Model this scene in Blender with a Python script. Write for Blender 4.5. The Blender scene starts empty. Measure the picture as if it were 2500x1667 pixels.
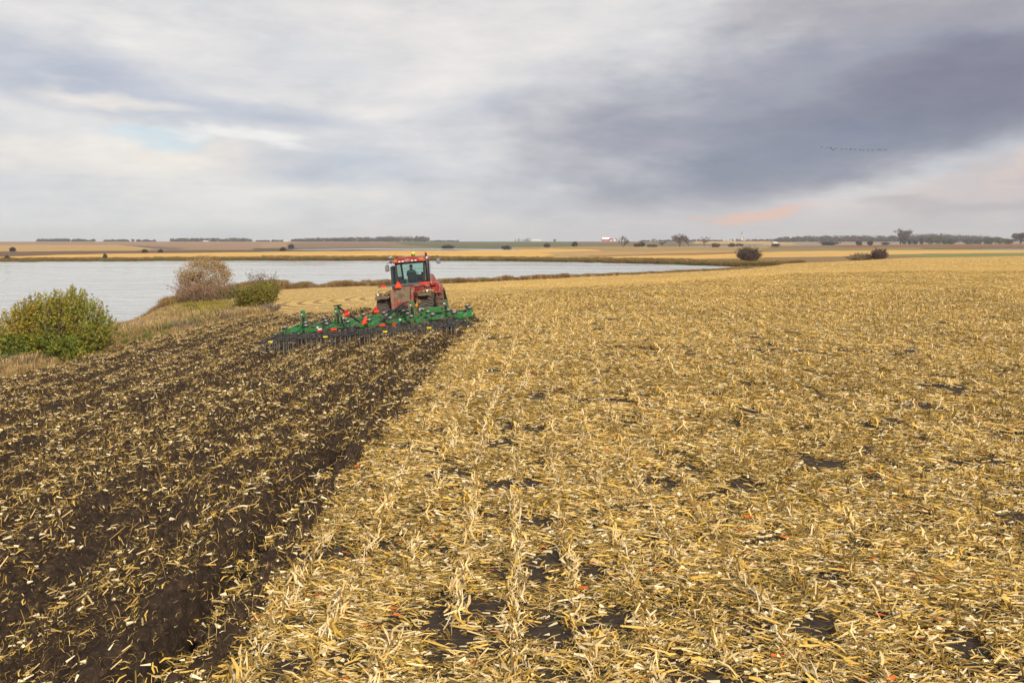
import bpy, bmesh, math, random
import numpy as np
from mathutils import Vector, Matrix, Euler

R = math.radians
S = bpy.context.scene
COL = S.collection
F = 1950.0            # focal length in pixels of a 2500 px wide picture
HC = 4.55             # eye height in metres
HOR = 585.0           # horizon row in a 1667 px high picture

# ------------------------------------------------------------------ camera
cam_d = bpy.data.cameras.new('camera')
cam_d.sensor_width = 36.0
cam_d.lens = F / 2500 * 36.0
cam_d.shift_y = -(833.5 - HOR) / 2500
cam_d.clip_start = 0.1
cam_d.clip_end = 20000
cam = bpy.data.objects.new('camera', cam_d)
COL.objects.link(cam)
cam.location = (0, 0, HC)
cam.rotation_euler = (R(90), 0, 0)
S.camera = cam

# ------------------------------------------------------------------ light
SUN_EL, SUN_AZ = R(30), R(152)      # azimuth clockwise from +Y (the view direction): behind the camera, to the right
sun_d = bpy.data.lights.new('sun', 'SUN')
sun_d.energy = 4.2
sun_d.angle = R(7)
sun_d.color = (1.0, 0.89, 0.72)
sun = bpy.data.objects.new('sun', sun_d)
COL.objects.link(sun)
sd = Vector((math.sin(SUN_AZ) * math.cos(SUN_EL), math.cos(SUN_AZ) * math.cos(SUN_EL), math.sin(SUN_EL)))
sun.rotation_euler = sd.to_track_quat('Z', 'Y').to_euler()

world = bpy.data.worlds.new('World')
S.world = world
world.use_nodes = True


class G:
    """tiny node-expression helper"""
    def __init__(self, nt):
        self.nt = nt

    def node(self, t, **kw):
        n = self.nt.nodes.new(t)
        for k, v in kw.items():
            setattr(n, k, v)
        return n

    def put(self, sock, v):
        if hasattr(v, 'is_linked') or isinstance(v, bpy.types.NodeSocket):
            self.nt.links.new(v, sock)
        else:
            if hasattr(sock.default_value, '__len__') and not hasattr(v, '__len__'):
                v = (v,) * len(sock.default_value)
            if hasattr(sock.default_value, '__len__') and len(sock.default_value) == 4 and len(v) == 3:
                v = (*v, 1)
            sock.default_value = v

    def m(self, op, a, b=None, c=None, clamp=False):
        n = self.node('ShaderNodeMath', operation=op)
        n.use_clamp = clamp
        self.put(n.inputs[0], a)
        if b is not None:
            self.put(n.inputs[1], b)
        if c is not None:
            self.put(n.inputs[2], c)
        return n.outputs[0]

    def vm(self, op, a, b=None):
        n = self.node('ShaderNodeVectorMath', operation=op)
        self.put(n.inputs[0], a)
        if b is not None:
            self.put(n.inputs[1], b)
        return n.outputs[0]

    def mix(self, f, a, b, blend='MIX'):
        n = self.node('ShaderNodeMix', data_type='RGBA', blend_type=blend)
        n.clamp_factor = True
        self.put(n.inputs[0], f)
        self.put(n.inputs[6], a)
        self.put(n.inputs[7], b)
        return n.outputs[2]

    def noise(self, vec, scale, detail=4, rough=0.5, dist=0.0, out=0):
        n = self.node('ShaderNodeTexNoise')
        self.put(n.inputs['Vector'], vec)
        n.inputs['Scale'].default_value = scale
        n.inputs['Detail'].default_value = detail
        n.inputs['Roughness'].default_value = rough
        n.inputs['Distortion'].default_value = dist
        return n.outputs[out]

    def ramp(self, fac, stops, interp='LINEAR'):
        n = self.node('ShaderNodeValToRGB')
        cr = n.color_ramp
        cr.interpolation = interp
        while len(cr.elements) < len(stops):
            cr.elements.new(0.5)
        for e, (p, c) in zip(cr.elements, stops):
            e.position = p
            e.color = (*c, 1) if len(c) == 3 else c
        self.put(n.inputs[0], fac)
        return n.outputs[0]

    def sstep(self, x, a, b):
        n = self.node('ShaderNodeMapRange', interpolation_type='SMOOTHSTEP')
        self.put(n.inputs[0], x)
        n.inputs[1].default_value, n.inputs[2].default_value = a, b
        return n.outputs[0]


def lin(r, g, b):
    f = lambda c: c / 255 / 12.92 if c / 255 <= 0.04045 else ((c / 255 + 0.055) / 1.055) ** 2.4
    return (f(r), f(g), f(b))


def build_sky():
    nt = world.node_tree
    nt.nodes.clear()
    g = G(nt)
    tc = g.node('ShaderNodeTexCoord')
    d = tc.outputs['Generated']
    sp = g.node('ShaderNodeSeparateXYZ')
    g.put(sp.inputs[0], d)
    x, y, z = sp.outputs
    # cloud coordinates: stretched along the horizon
    st = g.vm('MULTIPLY', d, (2.2, 2.2, 11.0))
    n1 = g.noise(st, 1.0, 5, 0.52, 0.4)
    st2 = g.vm('MULTIPLY', d, (6.0, 6.0, 20.0))
    n2 = g.noise(st2, 1.0, 6, 0.55, 0.3)
    n5 = g.noise(g.vm('MULTIPLY', d, (7.0, 7.0, 19.0)), 1.0, 6, 0.58, 0.0)
    st3 = g.vm('MULTIPLY', d, (3.0, 3.0, 9.0))
    n3c = g.noise(st3, 1.6, 4, 0.55, 0.0, out=1)
    w = g.node('ShaderNodeSeparateColor')
    g.put(w.inputs[0], n3c)
    u0 = g.m('ARCTAN2', x, y)
    v0 = g.m('ARCSINE', z)
    u = g.m('ADD', u0, g.m('MULTIPLY', g.m('SUBTRACT', w.outputs[0], 0.5), 0.22))
    v = g.m('ADD', v0, g.m('MULTIPLY', g.m('SUBTRACT', w.outputs[1], 0.5), 0.085))
    base = g.ramp(g.m('ADD', g.m('MULTIPLY', n1, 0.62), g.m('MULTIPLY', n2, 0.38)),
                  [(0.27, lin(190, 196, 209)), (0.40, lin(211, 214, 219)), (0.52, lin(228, 226, 226)), (0.68, lin(247, 242, 236))])

    def blob(col, cx, cy, rx, ry, rot, lo, hi, amount, into):
        uu = math.atan((cx - 1250) / F)
        vv = math.atan((HOR - cy) / F * math.cos(uu))
        ca, sa = math.cos(R(rot)), math.sin(R(rot))
        du, dv = g.m('SUBTRACT', u, uu), g.m('SUBTRACT', v, vv)
        a = g.m('DIVIDE', g.m('ADD', g.m('MULTIPLY', du, ca), g.m('MULTIPLY', dv, sa)), rx / F)
        b = g.m('DIVIDE', g.m('SUBTRACT', g.m('MULTIPLY', dv, ca), g.m('MULTIPLY', du, sa)), ry / F)
        r2 = g.m('SQRT', g.m('ADD', g.m('MULTIPLY', a, a), g.m('MULTIPLY', b, b)))
        r2 = g.m('ADD', r2, g.m('MULTIPLY', g.m('SUBTRACT', n5, 0.5), 0.85))
        f = g.m('MULTIPLY', g.m('SUBTRACT', 1.0, g.sstep(r2, lo, hi)), amount)
        return g.mix(f, into, lin(*col))

    c = base
    # light top, middle and blue-grey bands on the left
    c = blob((233, 229, 226), 1150, 60, 620, 190, 0, 0.2, 1.4, 0.65, c)
    c = blob((192, 197, 210), 160, 170, 330, 42, -5, 0.2, 1.4, 0.75, c)
    c = blob((190, 197, 211), 500, 270, 420, 44, -7, 0.2, 1.4, 0.8, c)
    c = blob((186, 194, 209), 780, 405, 330, 48, -3, 0.2, 1.4, 0.8, c)
    c = blob((188, 193, 206), 1190, 290, 240, 60, 8, 0.2, 1.3, 0.6, c)
    c = blob((240, 234, 227), 230, 376, 430, 50, 0, 0.2, 1.4, 0.8, c)
    c = blob((248, 240, 230), 300, 240, 170, 20, -6, 0.1, 1.3, 0.75, c)
    c = blob((246, 238, 228), 430, 375, 150, 40, -4, 0.1, 1.3, 0.7, c)
    c = blob((208, 226, 234), 345, 325, 130, 22, -3, 0.2, 1.3, 0.8, c)
    c = blob((250, 248, 245), 560, 346, 170, 14, -7, 0.1, 1.3, 0.8, c)
    c = blob((206, 203, 207), 1500, 300, 300, 60, 0, 0.2, 1.3, 0.5, c)
    # slate cloud mass on the right
    c = blob((156, 158, 173), 2060, 240, 930, 245, 10, 0.35, 1.2, 0.94, c)
    c = blob((122, 124, 145), 2340, 255, 620, 125, 12, 0.2, 1.35, 0.8, c)
    c = blob((134, 141, 161), 1900, 390, 450, 80, 9, 0.2, 1.3, 0.8, c)
    c = blob((132, 132, 150), 2560, 160, 440, 90, 6, 0.3, 1.25, 0.65, c)
    c = blob((172, 168, 176), 2150, 25, 420, 60, -4, 0.2, 1.35, 0.75, c)
    c = blob((208, 197, 197), 2430, 455, 400, 54, 12, 0.3, 1.2, 0.88, c)
    c = blob((222, 206, 198), 2500, 410, 130, 18, 20, 0.3, 1.2, 0.7, c)
    c = blob((168, 165, 176), 2290, 500, 190, 16, 3, 0.3, 1.2, 0.6, c)
    # pale band above the horizon, then the salmon gap
    hz = g.m('SUBTRACT', 1.0, g.sstep(v0, 0.0, 0.075))
    hzc = g.mix(g.sstep(u0, -0.5, 0.55), lin(226, 227, 228), lin(196, 187, 190))
    c = g.mix(g.m('MULTIPLY', hz, 0.85), c, hzc)
    c = blob((230, 192, 176), 1830, 517, 190, 24, -2, 0.3, 1.2, 0.95, c)
    n4 = g.noise(g.vm('MULTIPLY', d, (10.0, 10.0, 34.0)), 1.0, 7, 0.62, 0.0)
    c = g.mix(1.0, c, g.ramp(n4, [(0.32, (0.90, 0.91, 0.935)), (0.5, (1.0, 1.0, 1.0)), (0.68, (1.07, 1.06, 1.05))]), 'MULTIPLY')
    # below the horizon the same haze colour
    sky = g.node('ShaderNodeTexSky', sky_type='NISHITA')
    sky.sun_disc = False
    sky.sun_elevation = SUN_EL
    sky.sun_rotation = SUN_AZ
    cl = g.vm('MULTIPLY', c, (10.0, 10.0, 10.0))
    fin = g.mix(0.95, sky.outputs[0], cl)
    bg = g.node('ShaderNodeBackground')
    g.put(bg.inputs[0], fin)
    bg.inputs[1].default_value = 0.1
    out = g.node('ShaderNodeOutputWorld')
    g.nt.links.new(bg.outputs[0], out.inputs[0])


build_sky()
world.cycles.sampling_method = 'MANUAL'
world.cycles.sample_map_resolution = 512
S.view_settings.view_transform = 'Standard'
S.view_settings.look = 'None'
S.view_settings.exposure = 0.0
S.view_settings.gamma = 1.0
S.view_settings.use_curve_mapping = False
S.cycles.max_bounces = 6
S.cycles.diffuse_bounces = 2
S.cycles.transparent_max_bounces = 12
S.cycles.volume_bounces = 0
S.cycles.use_adaptive_sampling = True
S.cycles.adaptive_threshold = 0.02

# ------------------------------------------------------------------ noise
def hash2(ix, iy, seed):
    h = (ix.astype(np.int64) * 374761393 + iy.astype(np.int64) * 668265263 + seed * 1442695041) & 0xffffffff
    h = ((h ^ (h >> 13)) * 1274126177) & 0xffffffff
    h = (h ^ (h >> 16)) & 0xffffffff
    return h / 4294967295.0


def vnoise(x, y, seed=0):
    x = np.asarray(x, float); y = np.asarray(y, float)
    ix, iy = np.floor(x), np.floor(y)
    fx, fy = x - ix, y - iy
    fx = fx * fx * (3 - 2 * fx); fy = fy * fy * (3 - 2 * fy)
    a, b = hash2(ix, iy, seed), hash2(ix + 1, iy, seed)
    c, d = hash2(ix, iy + 1, seed), hash2(ix + 1, iy + 1, seed)
    return (a * (1 - fx) + b * fx) * (1 - fy) + (c * (1 - fx) + d * fx) * fy


def fbm(x, y, seed=0, octaves=4, gain=0.5):
    s, a, t = 0.0, 1.0, 0.0
    for o in range(octaves):
        s = s + a * vnoise(x * 2 ** o + 17.3 * o, y * 2 ** o - 9.1 * o, seed + o)
        t += a; a *= gain
    return s / t


def smooth(x, a, b):
    t = np.clip((x - a) / (b - a), 0, 1)
    return t * t * (3 - 2 * t)

# ------------------------------------------------------------------ terrain
def near_z(X, Y):
    r = np.interp(Y, [0, 12, 20, 29, 44, 60, 80], [0, 0, .25, .55, .9, 1.05, 1.05])
    k = 0.55 + 0.45 * smooth(Y, 10, 34)
    t = (1.0 - X) / 2.5
    c = -0.114 * 2.5 * np.log1p(np.exp(np.clip(t, -30, 30))) * k
    return r + c

_ys = [0, 8, 15, 22, 29, 36, 44, 52, 60]
FAR_L = [(310, -2.85), (400, -2.5), (470, -2.35), (560, -2.9), (670, -2.9), (900, -2.0), (1300, -.9), (2000, -.5), (2100, -.6), (2600, -6), (7000, -26)]
FAR_R = [(310, -2.5), (400, -2.4), (520, -2.4), (640, -2.9), (940, -3.0), (1300, -2.5), (1800, -1.0), (2300, -0.4), (2500, -.6), (3200, -6), (7000, -24)]
WD = -4.0
TAB = {
    -300: (46, [(50, -2.4), (56, -3.3), (62, WD), (255, WD), (266, -3.1)], FAR_L),
    0:    (44, [(52, -2.3), (60, -3.2), (66, WD), (262, WD), (271, -3.1)], FAR_L),
    150:  (46, [(54, -2.2), (63, -3.1), (70, WD), (266, WD), (276, -3.1)], FAR_L),
    300:  (48, [(58, -2.2), (66, -2.9), (71, -3.3), (80, WD), (270, WD), (281, -3.1)], FAR_L),
    417:  (56, [(75, -2.4), (90, -3.0), (96, -3.3), (104, WD), (275, WD), (286, -3.1)], FAR_L),
    660:  (60, [(90, -2.2), (122, -2.95), (133, -3.3), (142, WD), (278, WD), (288, -3.1)], FAR_L),
    900:  (56, [(75, -1.2), (110, -2.35), (140, -2.95), (149, -3.3), (158, WD), (278, WD), (288, -3.1)], FAR_L),
    1100: (56, [(66, .4), (82, -.5), (120, -2.05), (146, -2.9), (155, -3.3), (166, WD), (276, WD), (286, -3.1)], FAR_L),
    1300: (60, [(76, .2), (92, -.65), (130, -1.85), (160, -2.85), (171, -3.3), (182, WD), (266, WD), (275, -3.1)], FAR_L),
    1500: (60, [(82, .15), (100, -.75), (140, -1.7), (178, -2.9), (189, -3.3), (200, WD), (246, WD), (256, -3.1)], FAR_L),
    1700: (60, [(68, 1.0), (90, .15), (112, -.8), (160, -1.8), (200, -2.9), (212, -3.3), (220, -3.7), (230, -3.7), (238, -3.1)], FAR_R),
    1815: (60, [(74, 1.0), (100, .2), (124, -.6), (180, -1.9), (222, -3.05), (232, -3.12), (250, -2.95)], FAR_R),
    1950: (60, [(82, 1.0), (112, .15), (140, -.35), (178, -.7), (215, -2.6), (250, -2.8)], FAR_R),
    2250: (60, [(90, .95), (125, .45), (185, .35), (225, -1.5), (260, -2.4)], FAR_R),
    2500: (60, [(120, .5), (190, .55), (225, -1.0), (260, -2.2)], FAR_R),
    2900: (60, [(120, .5), (190, .55), (225, -1.0), (260, -2.2)], FAR_R),
}
_pxs = sorted(TAB)
_lg = np.linspace(math.log(4), math.log(7000), 900)
_tab = []
for px in _pxs:
    ymax, mid, far = TAB[px]
    ky = [v for v in _ys if v <= ymax]
    kz = [float(near_z((px - 1250) * max(v, 1) / F, v)) for v in ky]
    ky += [a for a, b in mid] + [a for a, b in far]
    kz += [b for a, b in mid] + [b for a, b in far]
    row = np.interp(np.exp(_lg), ky, kz)
    k = np.exp(-0.5 * (np.arange(-12, 13) / 4.0) ** 2); k /= k.sum()
    row2 = np.convolve(np.pad(row, 12, 'edge'), k, 'valid')
    _tab.append(row2)
_tab = np.array(_tab)

# ponds beyond the lake: polygons in (bearing pixel, distance), level
PONDS = [
    ('far_pond', -2.95, [(700, 575), (790, 570), (860, 592), (1000, 572), (1130, 575), (1262, 560), (1268, 600), (1220, 640), (1090, 655), (900, 668), (800, 640), (730, 618)]),
    ('reedy_pond', -3.05, [(1695, 860), (1790, 850), (1880, 865), (2050, 870), (2050, 930), (1880, 960), (1760, 950), (1695, 930)]),
    ('tree_pond', -2.75, [(2070, 1120), (2180, 1100), (2400, 1150), (2500, 1150), (2500, 1260), (2250, 1250), (2080, 1230)]),
    ('small_pond', -2.7, [(2372, 575), (2430, 560), (2560, 565), (2700, 570), (2700, 615), (2440, 608), (2400, 600)]),
]


def in_poly(x, y, poly):
    ins = np.zeros(np.shape(x), bool)
    n = len(poly)
    for i in range(n):
        x1, y1 = poly[i]; x2, y2 = poly[(i + 1) % n]
        c = ((y1 > y) != (y2 > y))
        with np.errstate(divide='ignore', invalid='ignore'):
            t = x < (x2 - x1) * (y - y1) / ((y2 - y1) if y2 != y1 else 1e-9) + x1
        ins ^= (c & t)
    return ins


def poly_sd(x, y, poly):
    """signed distance to a polygon, negative inside"""
    d = np.full(np.shape(x), 1e9)
    n = len(poly)
    for i in range(n):
        ax, ay = poly[i]; bx, by = poly[(i + 1) % n]
        ex, ey = bx - ax, by - ay
        t = np.clip(((x - ax) * ex + (y - ay) * ey) / (ex * ex + ey * ey + 1e-12), 0, 1)
        d = np.minimum(d, np.hypot(x - ax - t * ex, y - ay - t * ey))
    return np.where(in_poly(x, y, poly), -d, d)


def terrain(X, Y):
    X = np.asarray(X, float); Y = np.asarray(Y, float)
    Yc = np.maximum(Y, 10.0)
    px = np.clip(1250 + F * X / Yc, _pxs[0], _pxs[-1])
    fy = np.clip((np.log(Yc) - _lg[0]) / (_lg[1] - _lg[0]), 0, len(_lg) - 1.001)
    iy = fy.astype(int); ty = fy - iy
    ip = np.clip(np.searchsorted(_pxs, px, side='right') - 1, 0, len(_pxs) - 2)
    pa = np.array(_pxs, float)
    tp = (px - pa[ip]) / (pa[ip + 1] - pa[ip])
    tp = tp * tp * (3 - 2 * tp) * 0.3 + tp * 0.7
    za = _tab[ip, iy] * (1 - ty) + _tab[ip, iy + 1] * ty
    zb = _tab[ip + 1, iy] * (1 - ty) + _tab[ip + 1, iy + 1] * ty
    z = za * (1 - tp) + zb * tp
    # near the camera use the plain formula
    wn = 1 - smooth(Y, 34, 46)
    z = z * (1 - wn) + near_z(np.maximum(X, -32), np.maximum(Y, 0)) * wn
    # gentle unevenness
    z = z + (fbm(X / 9.0, Y / 9.0, 5, 3) - .5) * 0.12 * smooth(Y, 15, 40) * (1 - smooth(Y, 200, 260))
    # shoreline wobble
    lake = smooth(-z, 2.6, 3.1) * (1 - smooth(-z, 3.5, 4.0)) * (Y < 300)
    z = z + (fbm(X / 6.0, Y / 6.0, 9, 4) - .5) * 0.35 * lake
    if np.any(Y > 500):
        pxx = 1250 + F * X / np.maximum(Y, 1)
        for _, lv, poly in PONDS:
            P2 = [(a, b) for a, b in poly]
            sdv = poly_sd(pxx / 3.0, Y, [(a / 3.0, b) for a, b in P2])
            near = 1 - smooth(sdv, 10, 60)
            z = z * (1 - near) + np.maximum(lv + 0.12, np.minimum(z, lv + 0.5)) * near
            z = np.where(sdv < 4, lv - 0.6 * smooth(-sdv, -4, 8) + 0.12 * (sdv > 0), z)
    return z


def hit(px, py, dz=0.0):
    """ground point seen at a picture position"""
    t = np.exp(np.linspace(math.log(6), math.log(6500), 6000))
    X = (px - 1250) * t / F
    zr = HC - (py - HOR) * t / F
    zt = terrain(X, t) + dz
    k = np.nonzero(zr <= zt)[0]
    i = k[0] if len(k) else len(t) - 1
    return Vector((X[i], t[i], float(zt[i] - dz)))


def tz(x, y):
    return float(terrain(np.array([x]), np.array([y]))[0])


def gcurve(Y):
    """sideways drift of the crop rows with distance"""
    yy = np.linspace(0, 300, 1201)
    sl = 0.063 * smooth(yy, 12, 26)
    cum = np.concatenate([[0], np.cumsum((sl[1:] + sl[:-1]) / 2 * (yy[1] - yy[0]))])
    return np.interp(Y, yy, cum)

TILL = [(-3.35, -8), (-3.3, 12.0), (-3.2, 14.2), (-3.1, 19.2), (-2.9, 22.5), (-2.25, 28.9), (-1.9, 33.3), (-1.55, 36), (-1.4, 41.5), (-2.0, 42.6), (-8, 43.2), (-8.4, 53), (-12, 56), (-17.0, 58.8),
        (-20.9, 56.5), (-24, 47.7), (-24.2, 38), (-27, 25), (-34, 0), (-34, -8)]

# ------------------------------------------------------------------ mesh helpers
def mesh_np(name, verts, faces, mats=(), parent=None, smooth_sh=False, attrs=None, fmat=None):
    """verts (n,3), faces (m,k) with one k"""
    verts = np.asarray(verts, np.float32); faces = np.asarray(faces, np.int32)
    me = bpy.data.meshes.new(name)
    me.vertices.add(len(verts)); me.vertices.foreach_set('co', verts.ravel())
    k = faces.shape[1]
    me.loops.add(faces.size); me.loops.foreach_set('vertex_index', faces.ravel())
    me.polygons.add(len(faces))
    me.polygons.foreach_set('loop_start', np.arange(0, faces.size, k, dtype=np.int32))
    if fmat is not None:
        me.polygons.foreach_set('material_index', np.asarray(fmat, np.int32))
    me.update(calc_edges=True)
    me.polygons.foreach_set('use_smooth', np.full(len(faces), smooth_sh))
    for m in mats:
        me.materials.append(m)
    for an, (dom, typ, data) in (attrs or {}).items():
        a = me.attributes.new(an, typ, dom)
        key = {'FLOAT': 'value', 'INT': 'value', 'FLOAT_VECTOR': 'vector', 'FLOAT_COLOR': 'color'}[typ]
        a.data.foreach_set(key, np.asarray(data, np.int32 if typ == 'INT' else np.float32).ravel())
    ob = bpy.data.objects.new(name, me)
    if parent is not False:
        COL.objects.link(ob)
        if parent is not None:
            ob.parent = parent
    return ob


def grid_faces(nr, nc, keep=None):
    i = np.arange((nr - 1) * (nc - 1))
    r, c = i // (nc - 1), i % (nc - 1)
    a = r * nc + c
    f = np.stack([a, a + 1, a + nc + 1, a + nc], 1)
    if keep is not None:
        f = f[keep[f].all(1)]
    return f


class MB:
    """collects shapes, becomes ONE mesh object"""
    def __init__(self, mat=None):
        self.v, self.f, self.mi, self.mats, self.M = [], [], [], [], mat or Matrix()

    def _add(self, vs, fs, m):
        o = len(self.v)
        self.v += [tuple(self.M @ Vector(v)) for v in vs]
        if m not in self.mats:
            self.mats.append(m)
        k = self.mats.index(m)
        self.f += [[o + i for i in f] for f in fs]
        self.mi += [k] * len(fs)
        return self

    def box(self, c, s, m, rot=None, bev=0.0):
        hx, hy, hz = s[0] / 2, s[1] / 2, s[2] / 2
        if bev > 0:
            b = min(bev, hx * .9, hy * .9, hz * .9)
            vs, rings = [], []
            for z, ins in ((-hz, b), (-hz + b, 0), (hz - b, 0), (hz, b)):
                x, y = hx - ins, hy - ins
                bb = b
                ring = [(-x + (bb if not ins else 0), -y), (x - (bb if not ins else 0), -y), (x, -y + (bb if not ins else 0)), (x, y - (bb if not ins else 0)),
                        (x - (bb if not ins else 0), y), (-x + (bb if not ins else 0), y), (-x, y - (bb if not ins else 0)), (-x, -y + (bb if not ins else 0))]
                if ins:
                    e = b * .3
                    ring = [(-x + e, -y), (x - e, -y), (x, -y + e), (x, y - e), (x - e, y), (-x + e, y), (-x, y - e), (-x, -y + e)]
                vs += [(px, py, z) for px, py in ring]
            fs = []
            for k in range(3):
                for i in range(8):
                    j = (i + 1) % 8
                    fs.append((k * 8 + i, k * 8 + j, (k + 1) * 8 + j, (k + 1) * 8 + i))
            fs.append(tuple(range(7, -1, -1))); fs.append(tuple(range(24, 32)))
        else:
            vs = [(a, b_, c_) for c_ in (-hz, hz) for b_ in (-hy, hy) for a in (-hx, hx)]
            fs = [(0, 2, 3, 1), (4, 5, 7, 6), (0, 1, 5, 4), (2, 6, 7, 3), (0, 4, 6, 2), (1, 3, 7, 5)]
        Rm = Euler(rot).to_matrix() if rot else Matrix.Identity(3)
        c = Vector(c)
        return self._add([Rm @ Vector(v) + c for v in vs], fs, m)

    def tube(self, p0, p1, r0, r1, m, n=8, caps=True):
        p0, p1 = Vector(p0), Vector(p1)
        d = (p1 - p0).normalized()
        q = d.to_track_quat('Z', 'Y').to_matrix()
        vs = []
        for p, r in ((p0, r0), (p1, r1)):
            for i in range(n):
                a = 2 * math.pi * i / n
                vs.append(p + q @ Vector((math.cos(a) * r, math.sin(a) * r, 0)))
        fs = [(i, (i + 1) % n, n + (i + 1) % n, n + i) for i in range(n)]
        if caps:
            fs += [tuple(range(n - 1, -1, -1)), tuple(range(n, 2 * n))]
        return self._add(vs, fs, m)

    def path(self, pts, r, m, n=6):
        for a, b in zip(pts[:-1], pts[1:]):
            self.tube(a, b, r, r, m, n)
        return self

    def bar(self, p0, p1, w, h, m):
        """rectangular bar, w across (sideways), h upwards"""
        p0, p1 = Vector(p0), Vector(p1)
        d = (p1 - p0).normalized()
        up = Vector((0, 0, 1)) if abs(d.z) < 0.95 else Vector((0, 1, 0))
        s = d.cross(up).normalized(); t = s.cross(d)
        vs = []
        for p in (p0, p1):
            for a, b in ((-1, -1), (1, -1), (1, 1), (-1, 1)):
                vs.append(p + s * a * w / 2 + t * b * h / 2)
        fs = [(0, 1, 5, 4), (1, 2, 6, 5), (2, 3, 7, 6), (3, 0, 4, 7), (3, 2, 1, 0), (4, 5, 6, 7)]
        return self._add(vs, fs, m)

    def lathe(self, prof, m, c=(0, 0, 0), n=16, axis='Z'):
        vs = []
        for r, z in prof:
            for i in range(n):
                a = 2 * math.pi * i / n
                v = Vector((math.cos(a) * r, math.sin(a) * r, z))
                if axis == 'Y':
                    v = Vector((v.x, v.z, -v.y))
                if axis == 'X':
                    v = Vector((v.z, v.y, -v.x))
                vs.append(v + Vector(c))
        k = len(prof)
        fs = [(j * n + i, j * n + (i + 1) % n, (j + 1) * n + (i + 1) % n, (j + 1) * n + i) for j in range(k - 1) for i in range(n)]
        fs += [tuple(range(n - 1, -1, -1)), tuple((k - 1) * n + i for i in range(n))]
        return self._add(vs, fs, m)

    def prism(self, poly, m, axis, a, b):
        """poly of 2D points extruded along axis from a to b; for axis X points are (y,z), Y: (x,z), Z: (x,y)"""
        def P(p, t):
            return {'X': (t, p[0], p[1]), 'Y': (p[0], t, p[1]), 'Z': (p[0], p[1], t)}[axis]
        n = len(poly)
        vs = [P(p, a) for p in poly] + [P(p, b) for p in poly]
        fs = [(i, (i + 1) % n, n + (i + 1) % n, n + i) for i in range(n)] + [tuple(range(n - 1, -1, -1)), tuple(range(n, 2 * n))]
        return self._add(vs, fs, m)

    def build(self, name, parent=None, smooth_sh=False, label=None):
        me = bpy.data.meshes.new(name)
        me.from_pydata(self.v, [], self.f)
        for m in self.mats:
            me.materials.append(m)
        me.polygons.foreach_set('material_index', self.mi)
        me.polygons.foreach_set('use_smooth', [smooth_sh] * len(self.f))
        bm = bmesh.new(); bm.from_mesh(me)
        bmesh.ops.recalc_face_normals(bm, faces=bm.faces)
        bm.to_mesh(me); bm.free()
        if smooth_sh:
            try:
                me.set_sharp_from_angle(angle=R(40))
            except Exception:
                pass
        ob = bpy.data.objects.new(name, me)
        if parent is not False:
            COL.objects.link(ob)
            if parent is not None:
                ob.parent = parent
        if label:
            ob['label'] = label
        return ob


def tag(o, label, cat, group=None):
    o['label'] = label
    o['category'] = cat
    if group:
        o['group'] = group
    return o


def kind(o, k, label=None):
    o['kind'] = k
    if label:
        o['label'] = label
    return o


def empty(name, loc=(0, 0, 0), rot=(0, 0, 0)):
    o = bpy.data.objects.new(name, None)
    COL.objects.link(o)
    o.location = loc
    o.rotation_euler = rot
    o.empty_display_size = 0.5
    return o


def dup(o, parent, loc=None, rot=None):
    """copy one part sharing its mesh"""
    c = o.copy()
    COL.objects.link(c)
    c.parent = parent
    if loc is not None:
        c.location = loc
    if rot is not None:
        c.rotation_euler = rot
    return c


def copy_tree(o, parent=None):
    c = o.copy()
    COL.objects.link(c)
    c.parent = parent
    for ch in list(o.children):
        copy_tree(ch, c)
    return c

# ------------------------------------------------------------------ materials
def mat(name, col, rough=0.6, metal=0.0, bump=0.0, bscale=20.0, vary=0.0, vscale=4.0, spec=0.5, dirt=None, dirt_amt=0.0, dirt_scale=3.0, coat=0.0, tc='Object'):
    m = bpy.data.materials.new(name)
    m.use_nodes = True
    nt = m.node_tree
    b = nt.nodes['Principled BSDF']
    g = G(nt)
    t = g.node('ShaderNodeTexCoord').outputs[tc]
    c = (*col, 1)
    if vary > 0:
        n = g.noise(t, vscale, 5, 0.6)
        dark = tuple(v * (1 - vary) for v in col); light = tuple(min(1, v * (1 + vary)) for v in col)
        c = g.ramp(n, [(0.3, dark), (0.7, light)])
    if dirt is not None:
        n2 = g.noise(t, dirt_scale, 6, 0.65)
        c = g.mix(g.sstep(n2, 0.62 - dirt_amt * .4, 0.72 - dirt_amt * .3), c, dirt)
    g.put(b.inputs['Base Color'], c)
    b.inputs['Roughness'].default_value = rough
    b.inputs['Metallic'].default_value = metal
    b.inputs['Specular IOR Level'].default_value = spec
    b.inputs['Coat Weight'].default_value = coat
    if bump > 0:
        bn = g.node('ShaderNodeBump')
        bn.inputs['Strength'].default_value = bump
        bn.inputs['Distance'].default_value = 0.02
        g.put(bn.inputs['Height'], g.noise(t, bscale, 5, 0.6))
        g.nt.links.new(bn.outputs[0], b.inputs['Normal'])
    return m


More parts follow.
